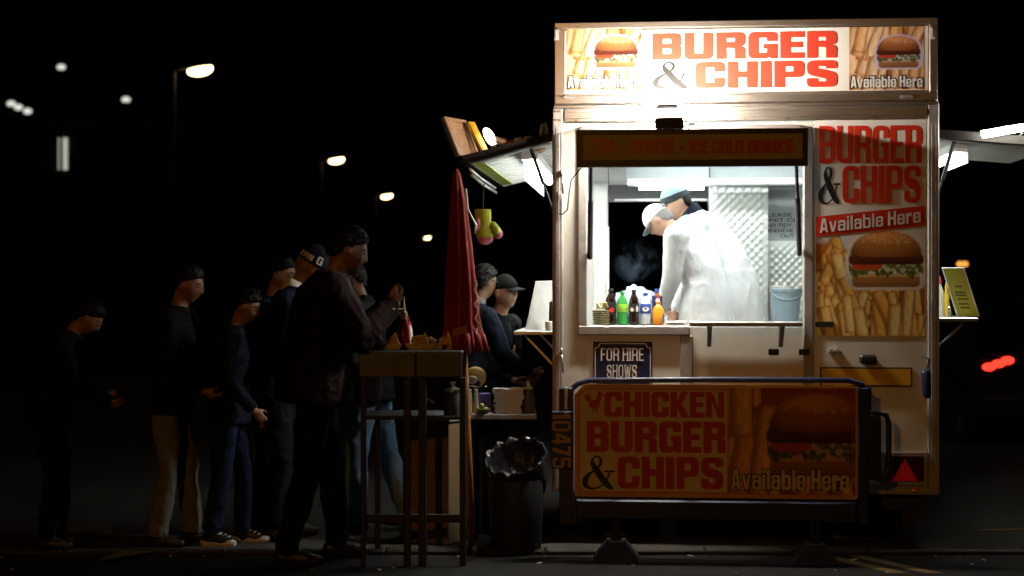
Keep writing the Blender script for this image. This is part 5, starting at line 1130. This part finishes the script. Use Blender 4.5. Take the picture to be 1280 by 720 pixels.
cone_bottle('sauce_bottle', 'white sauce bottle half hidden behind the ketchup', 511, .13, .13, .024, M['paper'], M['red'], .05)
t = thing('burger', 'lettuce topped burger held over the tall table', 'burger', W(487, 388, 8.62)); mb = MB(); mb.ell((0, 0, -.012), .062, .055, .022); mb.build('bun_base', bunm, t, smooth=True)
mb = MB(); mb.ell((0, 0, .034), .060, .054, .030); mb.build('bun_top', bunm, t, smooth=True); mb = MB()
mb.lathe([(.02, .006), (.068, .004), (.07, .012), (.02, .016)], n=40, fn=lambda a, z: 1 + .10 * math.sin(9 * a) + .05 * math.sin(17 * a)); mb.build('lettuce', mat('lettuce', (.35, .40, .12), .6, var=.3), t, smooth=True)
# jars on the lower shelf
t = thing('sauce_dispenser', 'dark sauce dispenser with a chrome lid on the low shelf', 'dispenser', base(566, -.12, ZS)); mb = MB(); mb.lathe([(.001, 0), (.05, 0), (.05, .12), (.046, .125), (.001, .125)], n=22); mb.build('pot', M['blackmatte'], t, smooth=40)
mb = MB(); mb.lathe([(.052, .126), (.052, .14), (.03, .15), (.012, .155), (.012, .175), (.02, .18), (.001, .185)], n=22); mb.build('chrome_lid', M['steel'], t, smooth=40)
t = thing('tongs', 'pair of steel tongs leaning on the low shelf', 'tongs', base(536, -.12, ZS)); mb = MB(); mb.tube([(-.05, 0, .14), (-.045, 0, .165), (-.03, 0, .16), (-.028, 0, .10), (.03, 0, .06)], .007, 8); mb.tube([(-.028, .01, .10), (-.04, .02, .0)], .007, 8); mb.build('grip', mat('worn_steel', (.5, .38, .25), .3, 1), t, smooth=True)
# pale cabinet behind the table
t = thing('utility_cabinet', 'pale dusty cabinet standing behind the tall table', 'cabinet', (tx(545, 9.0), 9.3, .022), R(-28)); cab = mat('dusty_beige_metal', (.20, .13, .07), .6, var=.2, dirt=.3, bump=.1)
mb = MB(); hc_ = W(0, 527, 9.1).z; mb.box(-.16, .16, -.15, .15, 0, hc_ - .03, bev=.006); mb.build('cabinet_body', cab, t); mb = MB(); mb.box(-.17, .17, -.16, .16, hc_ - .029, hc_, bev=.006); mb.build('cabinet_top', M['aludark'], t); mb = MB(); mb.box(-.13, .13, -.158, -.1505, .06, hc_ - .08, bev=.003); mb.build('door_panel', cab, t); mb = MB(); mb.box(.08, .10, -.175, -.159, hc_ * .55, hc_ * .7, bev=.004); mb.build('handle', M['black'], t)

# ================================================================== condiment counter by the hatch
CY = 9.22; ZC = W(630, 518, CY).z; X0, X1 = tx(588, CY), tx(671, CY)
t = thing('condiment_table', 'black draped condiment table behind the bin', 'table', ((X0 + X1) / 2, CY + .25, .022)); bx = (X0 + X1) / 2; by = CY + .25
mb = MB(); mb.box(X0 - bx, X1 - bx, -.25, .25, ZC - .03 - .022, ZC - .022, bev=.004); mb.build('table_top', mat('grey_edge_laminate', (.30, .29, .27), .45), t)
mb = MB(); mb.grid(lambda a, b: (X0 - bx + .008 + (X1 - X0 - .016) * a, -.235 + .012 * math.sin(a * 40) * (1 - b), .04 + (ZC - .095) * b), 60, 8); mb.build('cloth_front', M['blackcloth'], t, smooth=True)
for sx in (X0 - bx + .03, X1 - bx - .03):
    for sy in (-.2, .22): mb = MB(); mb.cyl((sx, sy, 0), (sx, sy, ZC - .053), .014, n=8); mb.build('leg', M['blackmatte'], t)
def cb(px, dy=.08): return Vector((tx(px, CY + dy), CY + dy, ZC + .001))
def squeezer(label, px, ytop, r, m_, group=None, dy=.08, capm=None, body=.8):
    t = thing('sauce_bottle', label, 'bottle', cb(px, dy), 0, group); h = (518 - ytop) / FPX * (CY + dy); mb = MB(); mb.lathe([(.001, 0), (r, 0), (r, h * .3), (r * .86, h * body * .75), (r * .62, h * body)], n=18); mb.build('bottle_body', m_, t, smooth=40)
    mb = MB(); mb.lathe([(r * .7, h * body), (r * .74, h * (body + .06)), (r * .3, h * (body + .09)), (r * .22, h * .97), (r * .05, h)], n=14); mb.build('nozzle', capm or m_, t, smooth=40)
ivory = mat('ivory_plastic', (.62, .60, .46), .4)
squeezer('slim ivory sauce bottle right against the wooden pole'.replace('right ', ''), 587, 488, .017, ivory, 'ivory sauce bottles', body=.92); squeezer('slim ivory sauce bottle next to the purple carton', 595, 488, .017, ivory, 'ivory sauce bottles', body=.92)
squeezer('dark grey sauce bottle with pale cone nozzle beside the paper stack', 660.5, 478, .040, mat('grey_sauce_plastic', (.085, .08, .09), .5), None, .10, ivory, .74)
t = thing('purple_carton', 'small purple carton behind the ivory bottles', 'carton', cb(606, .15)); mb = MB(); mb.box(-.035, .035, -.02, .02, .0, .115, bev=.003); mb.build('carton_body', mat('purple_card', (.20, .10, .45), .5), t)
t = thing('green_dish', 'low olive green dish of pickles in front of the purple carton', 'dish', cb(604, .03)); mb = MB(); mb.lathe([(.001, 0), (.03, 0), (.045, .03), (.043, .032), (.028, .006), (.001, .006)], n=20); mb.build('dish', mat('olive_glaze', (.22, .22, .04), .4), t, smooth=40)
for i in range(7):
    mb = MB(); mb.ell((.018 * math.cos(i * 2.1), .018 * math.sin(i * 2.1), .028 + .012 * (i % 3)), .016, .014, .012); mb.build('pickle', bpy.data.materials['olive_glaze'], t, smooth=True)
t = thing('red_packet', 'red packet leaning on the white paper stack', 'packet', cb(617, .09)); mb = MB(); mb.box(-.028, .02, -.012, .012, 0, .125, bev=.005); mb.move(Matrix.Rotation(R(26), 4, 'Y')); mb.build('packet', M['red'], t)
t = thing('paper_stack', 'untidy stack of white paper food bags', 'paper bags', cb(635, .10)); rg = np.random.default_rng(5)
for i in range(11):
    mb = MB(); w = .076 + .016 * i / 10 + rg.uniform(-.006, .004); x = rg.uniform(-.006, .006) + .004 * i / 10; z = .0135 * i; hn = .012
    def fn(a, b, z=z, x=x, w=w, i=i): return (x - w + 2 * w * a, -.06 + .12 * b, z + .004 * math.sin(a * 7 + i) * b + (.004 if i > 8 else 0) * math.sin(9 * a))
    mb.grid(fn, 10, 3); mb.grid(lambda a, b: tuple(Vector(fn(a, b)) + Vector((0, 0, hn))), 10, 3)
    for b in (0, 1): mb.grid(lambda a, c, b=b: tuple(Vector(fn(a, b)) + Vector((0, 0, hn * c))), 10, 1)
    for a in (0, 1): mb.grid(lambda b, c, a=a: tuple(Vector(fn(a, b)) + Vector((0, 0, hn * c))), 3, 1)
    mb.build('paper_bag', M['paper'], t)
# a burger in its napkin on a small stand
t = thing('open_burger', 'half open burger tipped up in a white napkin above the ivory bottles', 'burger', cb(593, .24)); zz = (518 - 489) / FPX * CY
mb = MB(); mb.box(-.04, .04, -.04, .04, 0, zz, bev=.004); mb.build('stand', M['blackmatte'], t)
mb = MB(); mb.ell((0, 0, 0), .066, .028, .066, n=26, m=16); mb.move(Matrix.Translation((.006, .02, zz + .066)) @ Matrix.Rotation(R(12), 4, 'Z')); mb.build('bun_top', mat('golden_bun', (.62, .36, .10), .6, var=.2), t, smooth=True)
mb = MB(); mb.ell((-.005, -.022, zz + .04), .046, .016, .034); mb.build('patty', pattym, t, smooth=True); mb = MB(); mb.ell((-.012, -.036, zz + .054), .030, .014, .026); mb.build('filling', mat('sliced_onion', (.62, .48, .34), .6, var=.2), t, smooth=True)
mb = MB(); mb.grid(lambda a, b: (-.075 + .15 * a, -.05 + .02 * math.sin(a * 9) + .05 * b, zz + .012 + .018 * math.sin(a * 6) * b + .012 * b), 14, 5); mb.build('napkin', M['paper'], t, smooth=True)

# ================================================================== bin with a shiny black bag
bd = 8.98; BB = Vector((tx(645, bd), bd, .002)); t = thing('litter_bin', 'litter bin with a shiny black bag hanging open', 'bin', BB); sb = mat('shiny_black_plastic', (.012, .012, .013), .16, var=.2, bump=.9, bscale=28, bdist=.02, stretch=(1, 1, .5))
mb = MB(); mb.lathe([(.001, 0), (.13, 0), (.145, .02), (.16, .40), (.155, .42), (.001, .42)], n=26); mb.build('drum', M['blackmatte'], t, smooth=40)
tilt = Matrix.Rotation(R(30), 4, 'X') @ Matrix.Rotation(R(-10), 4, 'Y'); zc = W(0, 570, bd).z; rings = []; rg = np.random.default_rng(3); n = 60
for i, (rr, h, q) in enumerate(((.150, -.24, 0), (.168, -.12, .3), (.176, -.03, .8), (.180, .0, 1), (.172, .004, 1), (.160, -.03, 1), (.145, -.10, .7), (.10, -.16, .4), (.02, -.17, .2))):
    rg_ = []
    for j in range(n):
        a = 2 * math.pi * j / n; f = 1 + .035 * math.sin(11 * a + i * .7) + .03 * math.sin(19 * a + i * 1.3) + .02 * math.sin(31 * a - i)
        p = Vector((rr * f * math.cos(a), rr * f * math.sin(a), h + .012 * math.sin(13 * a + i))); p = p.lerp((tilt @ p), min(1, .45 + .6 * q)); rg_.append(p + Vector((0, 0, zc)))
    rings.append(rg_)
mb = MB(); mb.loft(rings); mb.build('bin_bag', sb, t, smooth=True)

# ================================================================== pedestrian barrier carrying the chicken banner
BV = -.34; g0 = tw(0, BV, 0); t = thing('pedestrian_barrier', 'blue plastic pedestrian barrier carrying a chicken burger banner', 'barrier', tw(ux(900, BV), BV, .002), -TH); ub = ux(900, BV)
def bp(px, py, v=BV): p = T(px, py, v); return Vector((p.x - ub, v - BV, p.z - .002))
def brect(x0, x1, y0, y1, v): a, b, c, d = rect(x0, x1, y0, y1, v); return a - ub, b - ub, c - .002, d - .002
mb = MB(); mb.tube([bp(704, 500), bp(708, 492), bp(722, 480), bp(738, 475.5), bp(900, 474.5), bp(1060, 475.5), bp(1077, 480), bp(1083, 490)], .016, 10); mb.build('top_rail', M['bluep'], t, smooth=True)
for x0, x1 in ((699, 717), (1072, 1086)):
    b = brect(x0, x1, 484, 655, BV); mb = MB(); mb.box(b[0], b[1], -.025, .03, b[2], b[3], bev=.008); mb.build('upright', M['bluep'], t)
b = brect(700, 1086, 626, 650, BV); mb = MB(); mb.box(b[0] + .09, b[1] - .07, -.02, .025, b[2], b[3], bev=.008); mb.build('bottom_rail', M['bluep'], t)
for x in (770, 860, 950, 1030):
    b = brect(x - 4, x + 4, 484, 626, BV); mb = MB(); mb.box(b[0], b[1], .004, .024, b[2], b[3], bev=.004); mb.build('upright_bar', M['bluep'], t)
b = brect(689.5, 717, 513, 585, BV); mb = MB(); mb.box(b[0], b[1], -.05, -.026, b[2], b[3], bev=.006); mb.build('number_block', M['bluep'], t)
me = curve_mesh(text_loops('10475', 0, (584 - 515) / FPX * 8.8, 0, (715 - 692) / FPX * 8.8, s=.26, b=.15, gap=.22), .002)
me.transform(Matrix.Rotation(R(-90), 4, 'Z')); me.transform(Matrix(((1, 0, 0, b[0] + .008), (0, 0, -1, -.052), (0, 1, 0, b[3] - .008), (0, 0, 0, 1)))); me.materials.append(mat('ochre_paint', (.40, .26, .06), .6)); link('number_lettering', me, t)
mb = MB(); mb.box(*brect(706, 709.5, 484, 511, BV)[:2], -.035, -.026, *brect(706, 709, 484, 511, BV)[2:], bev=.002); mb.build('pale_strip', M['white'], t)
mb = MB(); mb.tube([bp(1078, 602), bp(1078, 560), bp(1078, 517), bp(1098, 516), bp(1108, 519), bp(1111, 530), bp(1111, 580), bp(1108, 594), bp(1094, 600)], .016, 10); mb.build('coupling_loop', M['bluep'], t, smooth=True)
b = brect(1084, 1101, 520, 600, BV); mb = MB(); mb.box(b[0], b[1], -.02, .03, b[2], b[3], bev=.006); mb.build('coupling_block', M['black'], t); mb = MB(); mb.cyl(bp(1081, 484) + Vector((.02, 0, 0)), bp(1081, 512) + Vector((.02, 0, 0)), .016, n=12); mb.build('hook_post', M['bluep'], t, smooth=30)
footm = mat('dark_red_rubber', (.010, .003, .003), .8, bump=.4)
for x in (770, 1018):
    c = bp(x, 690); mb = MB(); w = .13; mb.add([(c.x - w, -.15, 0), (c.x + w, -.15, 0), (c.x + w, .15, 0), (c.x - w, .15, 0), (c.x - .05, -.07, .10), (c.x + .05, -.07, .10), (c.x + .05, .07, .10), (c.x - .05, .07, .10)], [(3, 2, 1, 0), (4, 5, 6, 7), (0, 1, 5, 4), (1, 2, 6, 5), (2, 3, 7, 6), (3, 0, 4, 7)])
    mb.box(c.x - .028, c.x + .028, -.02, .02, .1005, brect(x - 1, x + 1, 650, 651, BV)[2], bev=.004); mb.build('foot', footm, t)
# the banner
NV = BV - .035; b = brect(718, 1072, 481, 622.5, NV); r = .05
pl_ = [(b[0] + .055, b[3]), (b[1] - .03, b[3]), (b[1] - .008, b[3] - .008), (b[1], b[3] - .03), (b[1], b[2] + .01), (b[1] - .01, b[2]), (b[0] + .01, b[2]), (b[0], b[2] + .01), (b[0], b[3] - .06)]
def local_front(me, dv): return face_front(me, NV - BV + dv)
me = local_front(curve_mesh([pl_], .006, 'banner'), 0); me.materials.append(mat('orange_cream_vinyl', (.62, .30, .10), .45, var=.15, nscale=4)); bn = link('banner', me, t)
f = lambda i: [(b[0] + .058 + i * .3, b[3] - i), (b[1] - .035 - i * .5, b[3] - i), (b[1] - i, b[3] - .035 - i * .5), (b[1] - i, b[2] + .04 + i * .5), (b[1] - .04 - i * .5, b[2] + i), (b[0] + .04 + i * .5, b[2] + i), (b[0] + i, b[2] + .04 + i * .5), (b[0] + i, b[3] - .062 - i * .3)]
me = local_front(curve_mesh([f(.030)], .002, 'banner_face'), -.005); me.materials.append(mat('cream_vinyl', (.66, .52, .26), .45, var=.12, nscale=5)); link('banner_face', me, bn)
me = local_front(curve_mesh([f(.026), f(.031)], .002, 'border'), -.0065); me.materials.append(M['red']); link('border', me, bn)
def blocal(txt, x0, x1, y0, y1, m_, **kw):
    z = brect(x0, x1, y0, y1, NV); me = local_front(curve_mesh(text_loops(txt, *z, **kw), .002), -.008); me.materials.append(m_); return link('lettering', me, bn)
bred = mat('crimson_vinyl', (.50, .018, .012), .45, var=.1)
blocal('CHICKEN', 755.5, 905, 489.5, 521.5, bred, s=.37, b=.20, gap=.08); blocal('BURGER', 733.5, 907, 526.5, 565.5, bred, s=.37, b=.20, gap=.09); blocal('CHIPS', 772, 904, 571, 611, bred, s=.36, b=.19, gap=.09)
z = brect(729, 768, 569, 611, NV); put_amp(z[0], z[1], z[2], z[3], NV - BV - .008, M['ink'], bn)
p0, p1, q0, q1 = brect(909, 1069, 485, 618, NV); w2, h2 = p1 - p0, q1 - q0
cv = Canvas(w2, h2, 200, (.42, .10, .02)); cv.chips(26, 0, w2, 0, h2 * .5, h2 * .5, 31, .3, 86); cv.chips(10, 0, w2 * .3, h2 * .1, h2, h2 * .7, 32, .15, 88); cv.burger(w2 * .70, h2 * .56, w2 * .80, h2 * .80, halo=False); cv.mesh('food_picture', p0, q0, NV - BV - .0075, bn, (.72, .55, .45))
z = brect(914, 1061, 587, 612, NV)
for dv, ex, m_, bo in ((-.0095, .006, M['ink'], .07), (-.011, 0, mat('cream_lettering', (.62, .50, .28), .5), .035)):
    me = local_front(curve_mesh(text_loops('Available Here', *z, s=.33, b=.16, gap=.16), .001, 'lettering', ex), dv); me.materials.append(m_); link('lettering', me, bn)
mb = MB(); c = T(743, 503, NV) - Vector((ub, 0, .002)); y_ = NV - BV - .0085                   # little printed cockerel
def blob(cx, cz, rx, rz, rot=0, n=14):
    mb.add([(c.x + (cx + rx * math.cos(2 * math.pi * i / n) * math.cos(rot) - rz * math.sin(2 * math.pi * i / n) * math.sin(rot)) / 215, y_ - .0003 * len(mb.f), c.z + (cz + rx * math.cos(2 * math.pi * i / n) * math.sin(rot) + rz * math.sin(2 * math.pi * i / n) * math.cos(rot)) / 215) for i in range(n)], [tuple(range(n))])
blob(0, -2, 7, 5.5); blob(5, 4, 3, 6, -.3); blob(6.5, 9, 3.2, 3); blob(-8, 4, 2.2, 6, .7); blob(-6, 6, 2, 5.5, .35); blob(-1, -9, .9, 4); blob(3, -9, .9, 4); blob(6, 12.5, 1.2, 2); blob(8, 12, 1.2, 1.8); blob(10.2, 8.6, 2, .9)
mb.build('cockerel_print', bred, bn)

# ================================================================== odds and ends under the trailer
p = W(838, 690, 9.35); t = thing('blue_tub', 'dull blue tub standing under the trailer', 'tub', (p.x, 9.45, .022)); mb = MB(); mb.lathe([(.001, 0), (.088, 0), (.10, .19), (.104, .19), (.104, .21), (.092, .21), (.08, .012), (.001, .012)], n=24); mb.build('tub_body', mat('royal_blue_plastic', (.02, .03, .20), .4), t, smooth=40); mb = MB(); mb.tube([(.1 * math.cos(a), -.1 * math.sin(a), .19 - .04 * math.sin(a)) for a in [math.pi * i / 10 for i in range(11)]], .004, 6); mb.build('handle', M['white'], t)
p = W(1045, 690, 9.2); t = thing('steel_dish', 'shallow steel dish on the paving under the trailer', 'dish', (p.x, 9.2, .022)); mb = MB(); mb.lathe([(.001, 0), (.085, 0), (.112, .045), (.116, .045), (.116, .05), (.108, .048), (.082, .008), (.001, .008)], n=30); mb.build('dish_body', M['steel'], t, smooth=40)
rg = np.random.default_rng(12); mb = MB()
for i in range(22):
    x, y = rg.uniform(-3.4, 3.2), rg.uniform(8.25, 8.85); s_ = rg.uniform(.006, .02); a = rg.uniform(0, 3)
    mb.bar((x, y, .004), (x + s_ * math.cos(a) * 2, y + s_ * math.sin(a), .006 + s_ * .2), s_, .004)
mb.build('litter_scraps', M['wline'], None, label='tiny scraps of paper litter on the road', cat='litter', kind='stuff')

# ================================================================== street lamps and the dark distance
def street_lamp(label, x, y, h, far=True, group='sodium street lamps along the road'):
    t = thing('street_lamp', label, 'street lamp', (x, y, 0), 0, group); mb = MB(); mb.cyl((0, 0, 0), (0, 0, 1.1), .085, .08, n=12); mb.cyl((0, 0, 1.1), (0, 0, h + .05), .05, .035, n=12); mb.build('post', pole_m, t, smooth=30)
    mb = MB(); mb.tube([(0, 0, h - .02), (.06, 0, h + .06), (.22, 0, h + .10)], .025, 8); mb.build('arm', pole_m, t, smooth=True)
    hd = Matrix.Translation((.40, 0, h + .09)) @ Matrix.Rotation(R(-9), 4, 'Y')
    mb = MB(); mb.ell((0, 0, .018), .22, .11, .05, n=18, m=10); mb.move(hd); lh = mb.build('lamp_head', pole_m, t, smooth=True)
    mb = MB(); mb.ell((.01, 0, -.035), .205, .11, .10, n=18, m=10); mb.move(hd); mb.build('lamp_bowl', M['sodiumfar'] if far else M['sodium'], lh, smooth=True); return t
pole_m = mat('painted_lamp_post', (.008, .006, .005), .6)
for lab, px, py, d, h in (('nearest and highest sodium street lamp in the row', 249, 87, 24.7, 5), ('second street lamp of the receding row, above the beanie', 420, 200, 42, 5), ('third street lamp of the receding row', 483, 245, 58, 5), ('smallest and lowest street lamp of the row, beside the parasol', 534, 297, 106, 5)):
    p = W(px, py, d); street_lamp(lab, p.x - .40, d, p.z - .06)
street_lamp('sodium street lamp on the road behind the viewer', -5.2, -8.5, 5.4, far=False)
def mast(label, d, heads, zb=0, sz=None):
    p0 = W(heads[0][0], heads[0][1], d); t = thing('floodlight_mast', label, 'floodlight', (p0.x, d, 0)); mb = MB(); mb.cyl((0, 0, 0), (0, 0, p0.z + .1), .10, .06, n=8); mb.build('post', pole_m, t, smooth=30)
    q = [W(a, b, d) - Vector((p0.x, d, 0)) for a, b in heads]
    if len(q) > 1: mb = MB(); mb.tube([v + Vector((0, .12, 0)) for v in q], .04, 6); mb.build('cross_arm', pole_m, t)
    for v in q: mb = MB(); mb.ell(v, .20, .10, .14, n=14, m=10); mb.build('lamp', whitelamp, t, smooth=True)
whitelamp = lamp_mat('distant_white_lamp', (.95, 1, .88), .75)
mast('mast with three pale floodlights in a slanting row', 70, [(14, 129.5), (23, 134), (34.5, 139)]); mast('single pale lamp above the lit vertical tube', 70, [(76.5, 84)]); mast('single pale round lamp between the tube and the first street lamp', 70, [(157.5, 124.5)])
t = thing('dark_building', 'unlit building behind the queue with one lit upright tube', 'building', (-17.5, 75, 0)); mb = MB(); bm_ = mat('dark_brick', (.035, .028, .024), .8, var=.3, bump=.3)
mb.box(-9, 2.6, 0, 12, 0, 9.2); mb.build('wall', bm_, t); mb = MB(); mb.box(-9.2, 2.8, -.2, 12.2, 9.201, 9.6); mb.build('roof', M['darkgrey'], t)
for i in range(5):
    for z in (1.2, 4.0, 6.6):
        if i == 3 and z > 5: continue
        mb = MB(); mb.box(-8 + i * 2.1, -6.9 + i * 2.1, -.06, .0, z, z + 1.4); w_o = mb.build('window', M['darkgrey'], t); mb = MB(); mb.box(-7.92 + i * 2.1, -6.98 + i * 2.1, -.075, -.062, z + .08, z + 1.32); mb.build('pane', M['black'], w_o)
a, e = W(77.5, 172, 74.8), W(81, 212, 74.8); o_ = Vector((-17.5, 75, 0)); mb = MB(); mb.box(a.x + 17.5 - .20, a.x + 17.5 + .22, -.12, -.02, e.z, a.z); mb.build('lit_wall_tube', lamp_mat('pale_tube_light', (.95, 1, .78), .45), t)  # upright tube light on the wall, built as a glowing box
# amber light and a parked car in the dark behind
p = W(1203, 330, 55); t = thing('amber_beacon', 'amber beacon on a thin post in the dark', 'beacon', (p.x, 55, 0)); mb = MB(); mb.cyl((0, 0, 0), (0, 0, p.z), .05, n=8); mb.build('post', pole_m, t)
for sx in (-.09, .09): mb = MB(); mb.ell((sx, 0, p.z), .11, .09, .09); mb.build('lamp', lamp_mat('amber_glow', (1, .38, .06), 1.6), t, smooth=True)
CD = 14.5; c0 = W(1330, 455, CD); zl = c0.z; t = thing('parked_car', 'dark parked car with red tail lights beyond the trailer', 'car', (c0.x, CD, .001)); paint = mat('dark_car_paint', (.02, .015, .015), .25, coat=.6)
prof = [(-.02, .30), (-.05, .52), (-.03, .92), (.06, 1.0), (.62, 1.42), (2.0, 1.44), (2.8, 1.0), (3.9, .86), (4.05, .6), (4.0, .28)]
mb = MB(); rings = []
for sx, ins in ((-.84, .06), (-.80, .0), (.80, .0), (.84, .06)):
    rings.append([Vector((sx * (1 - .16 * max(0, z - .95) / .45), y + (ins if y < 2 else -ins), z - (ins * .4 if z > 1.2 else 0))) for y, z in prof])
mb.loft(rings); mb.build('body', paint, t, smooth=25)
mb = MB(); mb.quad((-.62, .10, 1.03), (.62, .10, 1.03), (.56, .585, 1.375), (-.56, .585, 1.375)); mb.build('rear_window', M['black'], t)
mb = MB(); mb.box(-.80, .80, -.12, -.051, .32, .52, bev=.03); mb.build('bumper', M['rubber'], t, smooth=40)
for sx in (-1, 1):
    mb = MB(); mb.box(sx * .48, sx * .80, -.075, -.03, zl - .05, zl + .05, bev=.02); hl = mb.build('tail_light', mat('tail_lens', (.3, .01, .01), .2) if sx < 0 else bpy.data.materials['tail_lens'], t, smooth=40)
    for q in range(3): mb = MB(); mb.ell((sx * (.55 + .085 * q), -.078, zl + .035 - .03 * q), .066, .012, .040); mb.build('lit_lens', lamp_mat('tail_glow', (1, .04, .02), 2.2) if (sx < 0 and q == 0) else bpy.data.materials['tail_glow'], hl, smooth=True)
    for yy in (.75, 3.2):
        mb = MB(); mb.lathe([(.18, -.09), (.29, -.09), (.31, -.05), (.31, .05), (.29, .09), (.18, .09)], n=24); mb.move(Matrix.Translation((sx * .76, yy, .31)) @ Matrix.Rotation(R(90), 4, 'Y')); wl = mb.build('wheel', M['rubber'], t, smooth=40); mb = MB(); mb.lathe([(.02, -.08), (.178, -.085), (.178, .085), (.02, .08)], n=20); mb.move(Matrix.Translation((sx * .76, yy, .31)) @ Matrix.Rotation(R(90), 4, 'Y')); mb.build('rim', M['alu'], wl, smooth=40)
